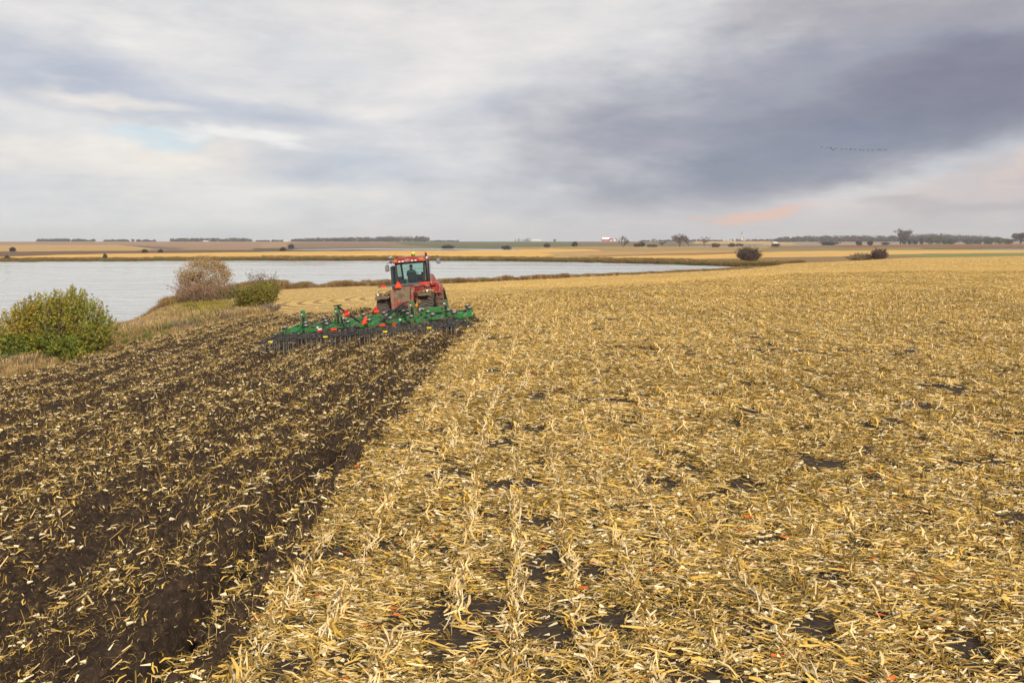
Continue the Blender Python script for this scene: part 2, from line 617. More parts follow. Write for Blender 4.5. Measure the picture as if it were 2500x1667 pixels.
DUST = (0.20, 0.14, 0.085)
M = dict(
    green=mat('green_paint', (0.014, 0.20, 0.045), 0.42, vary=.25, dirt=(0.10, 0.085, 0.045), dirt_amt=.42, dirt_scale=5),
    green_dk=mat('dusty_green_paint', (0.03, 0.16, 0.035), 0.5, vary=.2, dirt=(0.13, 0.11, 0.06), dirt_amt=.5, dirt_scale=6),
    red=mat('red_paint', (0.36, 0.022, 0.022), 0.42, vary=.15, dirt=(0.27, 0.13, 0.09), dirt_amt=.38, coat=.1),
    red_dust=mat('dusty_red_paint', (0.33, 0.045, 0.035), 0.55, vary=.15, dirt=(0.27, 0.16, 0.10), dirt_amt=.45, dirt_scale=2.5),
    mud=mat('dried_mud', (0.17, 0.115, 0.07), 0.9, vary=.45, vscale=9, bump=.8, bscale=14),
    panel=mat('muddy_panel', (0.21, 0.155, 0.10), 0.8, vary=.25, vscale=5, dirt=(0.13, 0.09, 0.06), dirt_amt=.3, bump=.4),
    rubber=mat('track_rubber', (0.045, 0.038, 0.032), 0.8, vary=.35, vscale=6, dirt=(0.12, 0.085, 0.055), dirt_amt=.35, dirt_scale=5),
    lug=mat('dusty_lug_rubber', (0.12, 0.095, 0.075), 0.85, vary=.35, vscale=8),
    black=mat('black_steel', (0.012, 0.012, 0.014), 0.45, vary=.3, dirt=(0.07, 0.06, 0.05), dirt_amt=.2),
    harrow=mat('worn_black_steel', (0.05, 0.05, 0.055), 0.5, metal=.3, vary=.4, vscale=12, dirt=(0.12, 0.10, 0.09), dirt_amt=.3, dirt_scale=9),
    steel=mat('bright_steel', (0.45, 0.45, 0.46), 0.35, metal=.8, vary=.2),
    chrome=mat('chrome', (0.75, 0.75, 0.77), 0.15, metal=1.0),
    grey=mat('grey_painted_steel', (0.10, 0.115, 0.13), 0.5, vary=.15),
    tine=mat('worn_grey_tine_steel', (0.17, 0.165, 0.17), 0.45, metal=.4, vary=.3, vscale=12),
    cap=mat('dark_spring_cap', (0.055, 0.03, 0.032), 0.35, vary=.3, vscale=20),
    cap_top=mat('pale_dusty_cap_top', (0.36, 0.36, 0.38), 0.5, vary=.25, vscale=20),
    orange=mat('orange_lens', (0.85, 0.22, 0.01), 0.3),
    smv=mat('fluorescent_orange', (0.95, 0.10, 0.012), 0.45),
    smv_rim=mat('dark_red_reflector', (0.55, 0.015, 0.02), 0.35),
    redlens=mat('red_lens', (0.80, 0.012, 0.012), 0.25),
    redorange=mat('red_orange_plate', (0.90, 0.05, 0.012), 0.4),
    yellow=mat('yellow_plate', (0.85, 0.65, 0.02), 0.45),
    white=mat('white_paint', (0.78, 0.78, 0.76), 0.4),
    lamp=mat('clear_lamp_lens', (0.75, 0.75, 0.70), 0.15, spec=.8),
    gpsg=mat('antenna_green', (0.02, 0.16, 0.03), 0.4),
    mirror=mat('mirror_housing', (0.05, 0.09, 0.075), 0.3),
    inside=mat('cab_interior', (0.018, 0.018, 0.018), 0.8, vary=.3),
    straw=mat('caught_straw', (0.55, 0.38, 0.14), 0.8, vary=.3, vscale=20),
    skin=mat('skin', (0.50, 0.28, 0.19), 0.6),
    jacket=mat('grey_jacket', (0.10, 0.09, 0.085), 0.85, vary=.2),
    capcloth=mat('dark_cap_cloth', (0.06, 0.045, 0.04), 0.85),
    trousers=mat('dark_trousers', (0.03, 0.035, 0.05), 0.85),
    hose=mat('hydraulic_hose', (0.02, 0.02, 0.02), 0.5),
    shank=mat('worn_shank_steel', (0.10, 0.15, 0.08), 0.5, metal=.4, vary=.3),
)


def glass_mat():
    m = bpy.data.materials.new('tinted_cab_glass')
    m.use_nodes = True
    nt = m.node_tree
    nt.nodes.clear()
    g = G(nt)
    tr = g.node('ShaderNodeBsdfTransparent'); tr.inputs[0].default_value = (0.66, 0.86, 0.80, 1)
    gl = g.node('ShaderNodeBsdfGlossy'); gl.inputs['Roughness'].default_value = 0.03
    fr = g.node('ShaderNodeFresnel'); fr.inputs[0].default_value = 1.45
    mx = g.node('ShaderNodeMixShader')
    nt.links.new(g.m('ADD', fr.outputs[0], 0.03), mx.inputs[0])
    nt.links.new(tr.outputs[0], mx.inputs[1]); nt.links.new(gl.outputs[0], mx.inputs[2])
    o = g.node('ShaderNodeOutputMaterial'); nt.links.new(mx.outputs[0], o.inputs[0])
    return m


M['glass'] = glass_mat()


def attr_mat(name, attr='tint', rough=0.85, rnd=0.0, translucent=0.0, bump=0.0, bscale=8.0, spec=0.2, gain=1.0, fine=None):
    """material coloured by a colour attribute, with variation per instance"""
    m = bpy.data.materials.new(name)
    m.use_nodes = True
    nt = m.node_tree
    g = G(nt)
    b = nt.nodes['Principled BSDF']
    a = g.node('ShaderNodeAttribute'); a.attribute_name = attr
    c = a.outputs['Color']
    if gain != 1.0:
        c = g.vm('MULTIPLY', c, (gain,) * 3)
    if rnd:
        oi = g.node('ShaderNodeObjectInfo')
        c = g.vm('MULTIPLY', c, g.ramp(oi.outputs['Random'], [(0, (1 - rnd,) * 3), (1, (1 + rnd,) * 3)]))
        hs = g.node('ShaderNodeHueSaturation')
        g.put(hs.inputs['Color'], c)
        g.put(hs.inputs['Value'], g.m('ADD', g.m('MULTIPLY', oi.outputs['Random'], rnd * 2), 1 - rnd))
        c = a.outputs['Color'] if gain == 1.0 else g.vm('MULTIPLY', a.outputs['Color'], (gain,) * 3)
        g.put(hs.inputs['Color'], c)
        c = hs.outputs[0]
    if fine:
        t = g.node('ShaderNodeTexCoord').outputs['Object']
        n = g.noise(t, fine[0], 6, 0.65)
        c = g.mix(1.0, c, g.ramp(n, [(0.25, (1 - fine[1],) * 3), (0.75, (min(1, 1 + 0),) * 3)]), 'MULTIPLY')
    g.put(b.inputs['Base Color'], c)
    b.inputs['Roughness'].default_value = rough
    b.inputs['Specular IOR Level'].default_value = spec
    if translucent:
        tl = g.node('ShaderNodeBsdfTranslucent'); g.put(tl.inputs[0], c)
        mx = g.node('ShaderNodeMixShader'); mx.inputs[0].default_value = translucent
        nt.links.new(b.outputs[0], mx.inputs[1]); nt.links.new(tl.outputs[0], mx.inputs[2])
        nt.links.new(mx.outputs[0], nt.nodes['Material Output'].inputs[0])
    if bump:
        t = g.node('ShaderNodeTexCoord').outputs['Object']
        bn = g.node('ShaderNodeBump'); bn.inputs['Strength'].default_value = bump; bn.inputs['Distance'].default_value = 0.05
        g.put(bn.inputs['Height'], g.noise(t, bscale, 5, 0.6)); nt.links.new(bn.outputs[0], b.inputs['Normal'])
    return m


M['residue'] = attr_mat('dry_corn_residue', rough=0.7, rnd=0.16, translucent=0.12, fine=(55, .25), gain=1.08)
M['leaf'] = attr_mat('leaves', rough=0.6, translucent=0.25, spec=.3)
M['bark'] = attr_mat('bark', rough=0.9)
M['grassblade'] = attr_mat('dry_grass_blades', rough=0.8, rnd=0.2, translucent=0.2)
# ------------------------------------------------------------------ ground
def px_of(X, Y):
    return 1250 + F * X / np.maximum(Y, 1.0)


def plan(points):
    return [tuple(hit(a, b)[:2]) for a, b in points]


SHORE_EDGE = [(642, 716), (660, 708), (760, 703), (870, 699), (1000, 696), (1100, 692), (1300, 683), (1500, 673), (1700, 663.5), (1815, 658), (1900, 649), (1960, 643), (2080, 637), (2160, 632), (2330, 627), (2500, 624.5), (2800, 624)]
FIELD = plan(SHORE_EDGE)
FIELD = [(-18.6, 60), (-24.8, 79)] + FIELD + [(140, 60), (140, -60), (-5, -60), (-5, 30), (-12, 58)]

# far parcels: (colour seen in daylight, polygon in bearing/row of the picture); painted in order on the far ground
PARCELS = [
    ((150, 128, 102), [(-900, 560), (3400, 560), (3400, 660), (-900, 660)]),
    ((168, 136, 108), [(-900, 560), (640, 560), (640, 660), (-900, 660)]),
    ((122, 96, 74), [(-900, 612), (-200, 611), (0, 610), (380, 610.5), (640, 610), (640, 620), (-900, 640)]),
    ((196, 160, 104), [(-900, 600), (0, 598), (290, 598), (330, 602), (385, 609), (330, 612), (150, 613), (0, 614.5), (-900, 617)]),
    ((128, 110, 96), [(290, 598), (330, 599), (460, 606), (430, 610), (385, 609), (335, 602)]),
    ((178, 142, 108), [(640, 592), (700, 591), (790, 594), (760, 600), (640, 606)]),
    ((148, 120, 98), [(700, 593), (880, 592), (960, 596), (960, 604), (700, 607)]),
    ((112, 112, 80), [(930, 588), (1290, 586), (1480, 586), (1700, 588), (1700, 604), (1090, 606), (1000, 600)]),
    ((100, 90, 70), [(620, 606), (1250, 605.5), (1250, 613), (620, 614)]),
    ((128, 112, 82), [(1400, 588), (1800, 588), (1800, 603), (1400, 602)]),
    ((206, 168, 106), [(1700, 588), (1840, 588), (1930, 590), (1930, 596), (1800, 596), (1690, 595)]),
    ((168, 146, 120), [(1880, 586), (2160, 583), (2500, 582), (3400, 582), (3400, 600), (1880, 598)]),
    ((204, 166, 100), [(1860, 592), (1940, 593), (1940, 598), (1860, 598)]),
    # second belt
    ((176, 146, 92), [(1240, 604), (1400, 602), (1880, 601), (2300, 600), (3400, 600), (3400, 640), (1240, 640)]),
    ((146, 96, 52), [(1870, 601.5), (2150, 598), (2500, 595), (3400, 593), (3400, 605), (2300, 604.5), (1880, 605)]),
    ((150, 134, 84), [(1860, 605), (2300, 604), (2360, 607), (2000, 613), (1860, 613)]),
    ((110, 108, 62), [(2250, 605), (2400, 604.5), (3400, 604), (3400, 609), (2400, 608.5), (2250, 608.5)]),
    ((230, 184, 104), [(-900, 640), (-200, 632), (0, 627.5), (150, 622), (320, 619), (430, 618), (560, 616.5), (700, 614.5), (900, 612.5), (1130, 611.5), (1250, 609), (1350, 608), (1440, 608.5), (1475, 612),
                      (1380, 615), (1330, 617), (1400, 619), (1330, 624), (1400, 628), (1500, 629), (1500, 646), (-900, 665)]),
    ((196, 160, 108), [(1320, 617), (1480, 614.5), (1700, 612), (1810, 613), (1700, 620), (1500, 624), (1380, 626)]),
    ((168, 124, 66), [(1440, 623.5), (1600, 620.5), (1760, 616), (1800, 614), (1880, 612), (1880, 615), (1760, 621), (1600, 624), (1440, 627)]),
    ((226, 182, 106), [(1400, 631), (1480, 627), (1600, 624), (1760, 621), (1860, 616), (2000, 613), (2160, 611.5), (2500, 611), (3400, 611), (3400, 620), (2500, 621), (2150, 624), (2060, 628), (1900, 629), (1700, 632), (1500, 634)]),
    ((142, 140, 80), [(2140, 622), (2250, 619.5), (2500, 617.5), (3400, 617), (3400, 626), (2500, 625), (2300, 628), (2140, 631)]),
    ((150, 122, 80), [(1860, 629), (2060, 626), (2150, 622), (2300, 629), (2160, 633), (2000, 642), (1900, 650), (1820, 655), (1780, 650)]),
    ((148, 112, 56), [(-900, 668), (0, 642), (0, 637), (200, 634), (400, 632), (640, 629), (760, 628), (1000, 628), (1250, 629), (1400, 632), (1600, 633), (1760, 632), (1860, 633), (1930, 640), (1830, 656), (1790, 654), (1600, 650), (1300, 646), (0, 668)]),
    ((92, 84, 48), [(-900, 668), (0, 641), (200, 638.5), (420, 636), (650, 635), (650, 646), (0, 668)]),
]


def srgb_arr(c):
    return np.array(lin(*c))


def ground_colours(X, Y, Z):
    n = X.size
    col = np.zeros((n, 3))
    px = px_of(X, Y)
    py = HOR + F * (HC - Z) / np.maximum(Y, 1)
    jx = (fbm(X / 25, Y / 25, 31, 3) - .5)
    far = Y > 222
    pxj = px + jx * 26 * np.clip(300 / np.maximum(Y, 1), .2, 1)
    pyj = py + (fbm(X / 14, Y / 30, 32, 3) - .5) * 1.6
    col[:] = srgb_arr((140, 110, 70)) * .7
    c = np.tile(srgb_arr((150, 128, 102)), (n, 1))
    for rgb, poly in PARCELS:
        ins = in_poly(pxj, pyj, poly)
        c[ins] = srgb_arr(rgb)
    col[far] = c[far] * .80
    # near bank: olive-brown turf under the grass
    nb = ~far
    g = fbm(X / 5, Y / 5, 33, 4)[:, None]
    col[nb] = ((srgb_arr((128, 112, 62)) * .75) * (1 - g) + (srgb_arr((178, 140, 84)) * .75) * g)[nb]
    return col


def tilled_noise(X, Y):
    w = X - gcurve(Y)
    a = fbm(w / 0.85, Y / 11.0, 41, 3)
    a = .66 * a + .34 * (.5 + .42 * np.sin(2 * np.pi * w / 1.18 + 2.6 * fbm(w / 3, Y / 9, 47, 2)))
    b = fbm(w / 0.42, Y / 3.2, 42, 3)
    return a, b


def tilled_z(X, Y):
    base = terrain(X, Y)
    a, b = tilled_noise(X, Y)
    d = poly_sd(X, Y, TILL)
    z = base + 0.05 + (a - .5) * 0.72 + (b - .5) * 0.20
    z = z + (fbm(X / .24, Y / .3, 43, 4) - .5) * 0.24
    z = z + np.maximum(fbm(X / .11, Y / .13, 44, 3) - .5, 0) * 0.34
    # trench left by the outer shank, and the spoil ridge beside it
    fr = smooth(X, -6.5, -5) * (1 - smooth(Y, 34, 37))
    wob = (fbm(Y / 1.3, Y * 0, 45, 3) - .5) * .35
    t = np.exp(-((d + .86 + wob) / 0.21) ** 2) * fr
    amp = 0.26 + 0.36 * smooth(fbm(Y / 1.6, Y * 0 + 3, 46, 3), .35, .62)
    z = z - t * amp + np.exp(-((d + 1.5 + wob) / 0.36) ** 2) * fr * 0.16
    # even out towards the rim
    e = smooth(d, -0.35, 0.30)
    z = z * (1 - e) + (base - 0.05) * e
    return z


def build_ground():
    ys = [-40, -30, -20, -12, -8]
    y = -5.0
    while y < 10:
        ys.append(y); y += 0.25
    while y < 130:
        ys.append(y); y *= 1.014
        y = max(y, ys[-1] + .12)
    while y < 6900:
        ys.append(y); y *= 1.0085
    ys = np.array(ys)
    us = np.linspace(-1.05, 1.05, 560)
    Y, U = np.meshgrid(ys, us, indexing='ij')
    X = U * (np.maximum(Y, -10) + 45) * np.where(Y < 60, 1, 1) 
    X = U * (np.maximum(Y, 0) * 0.92 + 42)
    x, yv = X.ravel(), Y.ravel()
    z = terrain(x, yv)
    sdt = poly_sd(x, yv, TILL)
    z0 = z.copy()
    z = z - 1.05 * smooth(-sdt, 0.25, 0.7)
    far_rise = smooth(np.abs(px_of(x, yv) - 1250), 1500, 1900) * 0
    fsd = poly_sd(x, yv, FIELD)
    field = smooth(-fsd, -0.3, 0.6) * (yv < 230)
    # chaff relief: only near
    nearm = (yv < 45) & (field > .5)
    z = z + np.where(nearm, (fbm(x / .35, yv / .2, 51, 3) - .5) * .05, 0)
    col = ground_colours(x, yv, z0)
    row = x - gcurve(yv)
    # headland rows left of the tractor run in arcs
    ang = (x < -7.5 - (yv - 60) * .02) & (yv > 50)
    rowb = np.hypot(x - 2.0, yv - 84.0)
    headl = smooth(-(x + 6.0), 0, 4) * smooth(yv, 46, 54)
    attrs = {
        'tint': ('POINT', 'FLOAT_COLOR', np.concatenate([col, np.ones((len(col), 1))], 1)),
        'field': ('POINT', 'FLOAT', field),
        'row': ('POINT', 'FLOAT', row),
        'arc': ('POINT', 'FLOAT', rowb),
        'head': ('POINT', 'FLOAT', headl),
    }
    m = bpy.data.materials.new('ground_surface'); m.use_nodes = True
    nt = m.node_tree; g = G(nt); b = nt.nodes['Principled BSDF']
    A = lambda n, o='Fac': (lambda a: (setattr(a, 'attribute_name', n), a.outputs[o])[1])(g.node('ShaderNodeAttribute'))
    P = g.node('ShaderNodeTexCoord').outputs['Object']
    tint = A('tint', 'Color')
    # parcels: long streaks and speckle
    s1 = g.noise(g.vm('MULTIPLY', P, (0.012, 0.05, 1)), 1.0, 6, 0.6)
    s2 = g.noise(g.vm('MULTIPLY', P, (0.25, 0.12, 1)), 1.0, 5, 0.7)
    par = g.mix(1.0, tint, g.ramp(g.m('ADD', g.m('MULTIPLY', s1, .5), g.m('MULTIPLY', s2, .5)), [(0.3, (.72, .70, .66)), (0.5, (.98,) * 3), (0.7, (1.22, 1.2, 1.15))]), 'MULTIPLY')
    # corn field: straw litter over dark soil
    st = g.noise(g.vm('MULTIPLY', P, (6, 24, 6)), 1.0, 5, 0.7, 0.5)
    st2 = g.noise(g.vm('MULTIPLY', P, (1.4, 3.2, 1)), 1.0, 5, 0.62, 0.3)
    big = g.noise(g.vm('MULTIPLY', P, (0.06, 0.10, 1)), 1.0, 4, 0.6)
    straw = g.ramp(st, [(0.28, (0.10, 0.065, 0.028)), (0.42, (0.26, 0.175, 0.06)), (0.55, (0.44, 0.30, 0.10)), (0.72, (0.62, 0.47, 0.21))])
    soil = g.ramp(st, [(0.3, (0.022, 0.016, 0.013)), (0.7, (0.075, 0.055, 0.04))])
    spy = g.node('ShaderNodeSeparateXYZ'); g.put(spy.inputs[0], P)
    dist = spy.outputs[1]
    nearf = g.m('SUBTRACT', 1.0, g.sstep(dist, 22, 62))
    thr = g.m('ADD', g.m('MULTIPLY', nearf, 0.40), g.m('MULTIPLY', g.m('SUBTRACT', 0.5, big), 0.25))
    cover = g.sstep(g.m('SUBTRACT', st2, thr), 0.28, 0.42)
    corn = g.mix(cover, soil, straw)
    # crop rows
    row = A('row'); arc = A('arc'); head = A('head')
    def lines(v, sp, w):
        f = g.m('FRACT', g.m('DIVIDE', v, sp))
        return g.m('SUBTRACT', 1.0, g.sstep(g.m('ABSOLUTE', g.m('SUBTRACT', f, .5)), w * .4, w))
    l1 = g.m('MULTIPLY', lines(arc, 1.52, .24), g.m('MULTIPLY', head, .95))
    l1b = g.m('MULTIPLY', l1, g.sstep(st2, .1, .4))
    LINE = l1b
    # the far rim of the field: even pale gold
    gold = g.ramp(g.m('ADD', g.m('MULTIPLY', st2, .6), g.m('MULTIPLY', big, .4)), [(0.3, (0.30, 0.19, 0.06)), (0.5, (0.47, 0.31, 0.10)), (0.7, (0.62, 0.44, 0.16))])
    corn = g.mix(g.m('MULTIPLY', g.sstep(dist, 45, 90), .6), corn, gold)
    corn = g.mix(g.m('MULTIPLY', head, .55), corn, (0.66, 0.47, 0.20))
    corn = g.mix(LINE, corn, (0.24, 0.145, 0.05))
    base = g.mix(A('field'), par, corn)
    g.put(b.inputs['Base Color'], base)
    b.inputs['Roughness'].default_value = .9
    b.inputs['Specular IOR Level'].default_value = .15
    bn = g.node('ShaderNodeBump'); bn.inputs['Strength'].default_value = .7; bn.inputs['Distance'].default_value = .06
    g.put(bn.inputs['Height'], st2); nt.links.new(bn.outputs[0], b.inputs['Normal'])
    ob = mesh_np('ground', np.stack([x, yv, z], 1), grid_faces(len(ys), len(us)), [m], smooth_sh=True, attrs=attrs)
    kind(ob, 'structure')
    return ob


build_ground()


def build_tilled():
    ys = np.exp(np.linspace(math.log(4.5), math.log(61), 470))
    t = np.linspace(0, 1, 470)
    Y, T = np.meshgrid(ys, t, indexing='ij')
    x0 = np.maximum(-.76 * Y - 3, -29.5)
    X = x0 * (1 - T) + (-0.6) * T
    x, y = X.ravel(), Y.ravel()
    keep = poly_sd(x, y, TILL) < 0.34
    z = tilled_z(x, y)
    a, b_ = tilled_noise(x, y)
    m = bpy.data.materials.new('dark_tilled_soil'); m.use_nodes = True
    nt = m.node_tree; g = G(nt); b = nt.nodes['Principled BSDF']
    P = g.node('ShaderNodeTexCoord').outputs['Object']
    n1 = g.noise(P, 9, 6, .65); n2 = g.noise(P, 45, 5, .7)
    c = g.ramp(n1, [(0.3, (0.024, 0.0155, 0.011)), (0.55, (0.050, 0.033, 0.023)), (0.75, (0.095, 0.064, 0.043))])
    chaff = g.sstep(g.m('ADD', g.m('MULTIPLY', n2, .8), g.m('MULTIPLY', n1, .2)), .60, .66)
    c = g.mix(g.m('MULTIPLY', chaff, .75), c, (0.36, 0.27, 0.14))
    g.put(b.inputs['Base Color'], c)
    b.inputs['Roughness'].default_value = .95
    b.inputs['Specular IOR Level'].default_value = .1
    bn = g.node('ShaderNodeBump'); bn.inputs['Strength'].default_value = .9; bn.inputs['Distance'].default_value = .04
    g.put(bn.inputs['Height'], g.noise(P, 22, 6, .7)); nt.links.new(bn.outputs[0], b.inputs['Normal'])
    f = grid_faces(len(ys), len(t), keep)
    used = np.unique(f); re = np.full(len(x), -1); re[used] = np.arange(len(used))
    ob = mesh_np('tilled_soil', np.stack([x, y, z], 1)[used], re[f], [m], smooth_sh=True)
    kind(ob, 'structure')


build_tilled()


def water_mat(name, col, sc, strength):
    m = bpy.data.materials.new(name); m.use_nodes = True
    nt = m.node_tree; g = G(nt); b = nt.nodes['Principled BSDF']
    P = g.node('ShaderNodeTexCoord').outputs['Object']
    b.inputs['Base Color'].default_value = (*col, 1)
    b.inputs['Roughness'].default_value = .1
    b.inputs['IOR'].default_value = 1.33
    b.inputs['Specular IOR Level'].default_value = .8
    n = g.noise(g.vm('MULTIPLY', P, (sc * .55, sc * 1.3, 1)), 1.0, 7, .62, .3)
    n2 = g.noise(g.vm('MULTIPLY', P, (sc * .05, sc * .16, 1)), 1.0, 4, .55, .3)
    n3 = g.noise(g.vm('MULTIPLY', P, (sc * .16, sc * .75, 1)), 1.0, 5, .6, .4)
    g.put(b.inputs['Roughness'], g.m('ADD', .05, g.m('MULTIPLY', g.sstep(n2, .35, .65), .22)))
    bn = g.node('ShaderNodeBump'); bn.inputs['Strength'].default_value = strength; bn.inputs['Distance'].default_value = 2.5
    h = g.m('ADD', g.m('MULTIPLY', n, g.m('ADD', g.m('MULTIPLY', n2, 1.4), .3)), g.m('MULTIPLY', n3, 1.6))
    g.put(bn.inputs['Height'], h); nt.links.new(bn.outputs[0], b.inputs['Normal'])
    return m


M['water'] = water_mat('rippled_lake_water', (0.60, 0.63, 0.66), .45, 1.0)
M['pond'] = water_mat('pale_pond_water', (0.22, 0.25, 0.28), .3, .2)
v = [(-340, 48, -3.2), (40, 48, -3.2), (140, 300, -3.2), (-340, 300, -3.2)]
lake = mesh_np('lake_water', v, [(0, 1, 2, 3)], [M['water']]); kind(lake, 'structure')
for nm, lv, poly in PONDS:
    cx = sum(p[0] for p in poly) / len(poly); cy = sum(p[1] for p in poly) / len(poly)
    mb = MB()
    pts = [((px - 1250) * y / F, y) for px, y in poly]
    vs = [(a, b, lv) for a, b in pts]
    mb._add(vs, [tuple(range(len(vs)))], M['pond'])
    kind(mb.build(nm.replace('far_pond', 'distant_pond_water').replace('reedy_pond', 'reedy_pond_water').replace('tree_pond', 'wooded_pond_water').replace('small_pond', 'small_pond_water')), 'structure')

# ------------------------------------------------------------------ scattering of uncountable things
def source_mesh(name, verts, faces, cols, material):
    ob = mesh_np(name, verts, faces, [material], parent=False, attrs={'tint': ('FACE', 'FLOAT_COLOR', np.concatenate([cols, np.ones((len(cols), 1))], 1))})
    return ob


def scatter(name, pts, rot, scale, idx, sources):
    me = bpy.data.meshes.new(name)
    me.vertices.add(len(pts)); me.vertices.foreach_set('co', np.asarray(pts, np.float32).ravel())
    for an, typ, data in (('rot', 'FLOAT_VECTOR', rot), ('scl', 'FLOAT_VECTOR', scale), ('idx', 'INT', idx)):
        a = me.attributes.new(an, typ, 'POINT')
        a.data.foreach_set('vector' if typ == 'FLOAT_VECTOR' else 'value', np.asarray(data, np.int32 if typ == 'INT' else np.float32).ravel())
    ob = bpy.data.objects.new(name, me); COL.objects.link(ob)
    c = bpy.data.collections.new(name + '_pieces')
    for i, s in enumerate(sources):
        c.objects.link(s)
    nt = bpy.data.node_groups.new(name, 'GeometryNodeTree')
    nt.interface.new_socket('Geometry', in_out='INPUT', socket_type='NodeSocketGeometry')
    nt.interface.new_socket('Geometry', in_out='OUTPUT', socket_type='NodeSocketGeometry')
    N = nt.nodes.new; L = nt.links.new
    gi, go = N('NodeGroupInput'), N('NodeGroupOutput')
    ci = N('GeometryNodeCollectionInfo'); ci.inputs['Collection'].default_value = c
    ci.inputs['Separate Children'].default_value = True; ci.inputs['Reset Children'].default_value = True
    ip = N('GeometryNodeInstanceOnPoints'); ip.inputs['Pick Instance'].default_value = True
    def na(n, t):
        x = N('GeometryNodeInputNamedAttribute'); x.data_type = t; x.inputs['Name'].default_value = n
        return x.outputs['Attribute']
    e = N('FunctionNodeEulerToRotation')
    L(gi.outputs[0], ip.inputs['Points']); L(ci.outputs[0], ip.inputs['Instance'])
    L(na('rot', 'FLOAT_VECTOR'), e.inputs[0]); L(e.outputs[0], ip.inputs['Rotation'])
    L(na('scl', 'FLOAT_VECTOR'), ip.inputs['Scale']); L(na('idx', 'INT'), ip.inputs['Instance Index'])
    L(ip.outputs[0], go.inputs[0])
    md = ob.modifiers.new('scatter', 'NODES'); md.node_group = nt
    ob['kind'] = 'stuff'
    return ob


def ribbons(rng, n, centre, yaw, pitch, length, width, curl, roll):
    """n curved two-quad strips; returns verts (n*6,3), faces (n*2,4)"""
    t = np.array([-.5, 0, .5])
    cx, sx = np.cos(yaw), np.sin(yaw)
    d = np.stack([cx * np.cos(pitch), sx * np.cos(pitch), np.sin(pitch)], 1)
    s = np.stack([-sx * np.cos(roll), cx * np.cos(roll), np.sin(roll)], 1)
    V = np.zeros((n, 6, 3))
    for k in range(3):
        p = centre + d * (length * t[k])[:, None]
        p = p + s * (curl * (abs(t[k]) * 2) ** 2)[:, None]
        p[:, 2] += (1 - (2 * t[k]) ** 2) * length * .06
        w = width * (1.0 if k == 1 else .55)
        V[:, 2 * k] = p - s * (w / 2)[:, None]
        V[:, 2 * k + 1] = p + s * (w / 2)[:, None]
    b = np.arange(n)[:, None] * 6
    f = np.concatenate([b + [0, 1, 3, 2], b + [2, 3, 5, 4]], 0)
    return V.reshape(-1, 3), f


STRAW = np.array([(0.84, 0.62, 0.28), (0.76, 0.50, 0.12), (0.62, 0.38, 0.06), (0.48, 0.31, 0.10), (0.22, 0.155, 0.035), (0.20, 0.15, 0.075), (0.88, 0.74, 0.48), (0.74, 0.17, 0.03), (0.085, 0.062, 0.022)])  # dark olive tones: partly residue, partly shade painted in between the pieces


def litter_clump(rng, n, spread, along, sig, probs, zmax=.05, big=1.0, tilt=.18, husk=.4):
    th = along + rng.normal(0, sig, n) + np.pi * rng.integers(0, 2, n)
    c = np.stack([rng.normal(0, spread, n), rng.normal(0, spread, n), rng.uniform(0.004, zmax, n)], 1)
    L = rng.gamma(1.5, .055, n) * big + .035
    L = np.minimum(L, .5)
    W = (.005 + rng.gamma(1.6, .0065, n)) * big
    pit = rng.normal(0, tilt, n)
    c[:, 2] += np.abs(np.sin(pit)) * L * .5
    V, f = ribbons(rng, n, c, th, pit, L, W, rng.normal(0, .018, n), rng.normal(0, .5, n))
    ci = rng.choice(len(STRAW), n, p=probs)
    col = STRAW[ci] * rng.uniform(.8, 1.2, (n, 1))
    cols = np.concatenate([col, col], 0)
    # stalk lengths and husks with volume: three-sided prisms
    k = max(2, int(n * .09))
    th = along + rng.normal(0, sig * .8, k)
    pc = np.stack([rng.normal(0, spread, k), rng.normal(0, spread, k), rng.uniform(.01, zmax, k)], 1)
    ln = rng.uniform(.08, .32, k) * big
    rr = rng.uniform(.007, .014, k) * big
    hus = rng.random(k) < husk
    ln[hus] = rng.uniform(.08, .17, k)[hus] * big; rr[hus] *= 2.2
    dz = rng.normal(0, .18, k)
    d = np.stack([np.cos(th) * np.cos(dz), np.sin(th) * np.cos(dz), np.sin(dz)], 1)
    s = np.stack([-np.sin(th), np.cos(th), 0 * th], 1); u = np.cross(d, s)
    VV = np.zeros((k, 8, 3))
    for e, sg in ((0, -.5), (1, .5)):
        for q in range(4):
            a = q * np.pi / 2
            rad = rr * np.where(hus & (e == 1), .35, 1.0)
            VV[:, e * 4 + q] = pc + d * (ln * sg)[:, None] + (s * math.cos(a) + u * math.sin(a)) * rad[:, None]
    b = np.arange(k)[:, None] * 8
    fs = np.concatenate([b + [q, (q + 1) % 4, 4 + (q + 1) % 4, 4 + q] for q in range(4)] + [b + [0, 3, 2, 1], b + [4, 5, 6, 7]], 0)
    c2 = np.where(hus[:, None], STRAW[6], STRAW[rng.choice([0, 1, 3, 0, 1], k)]) * rng.uniform(.85, 1.15, (k, 1))
    red = (rng.random(k) < .016) & (sig < .7)
    c2[red] = STRAW[7]
    cols2 = np.tile(c2, (6, 1))
    return np.concatenate([V, VV.reshape(-1, 3)]), np.concatenate([f, fs + len(V)]), np.concatenate([cols, cols2])


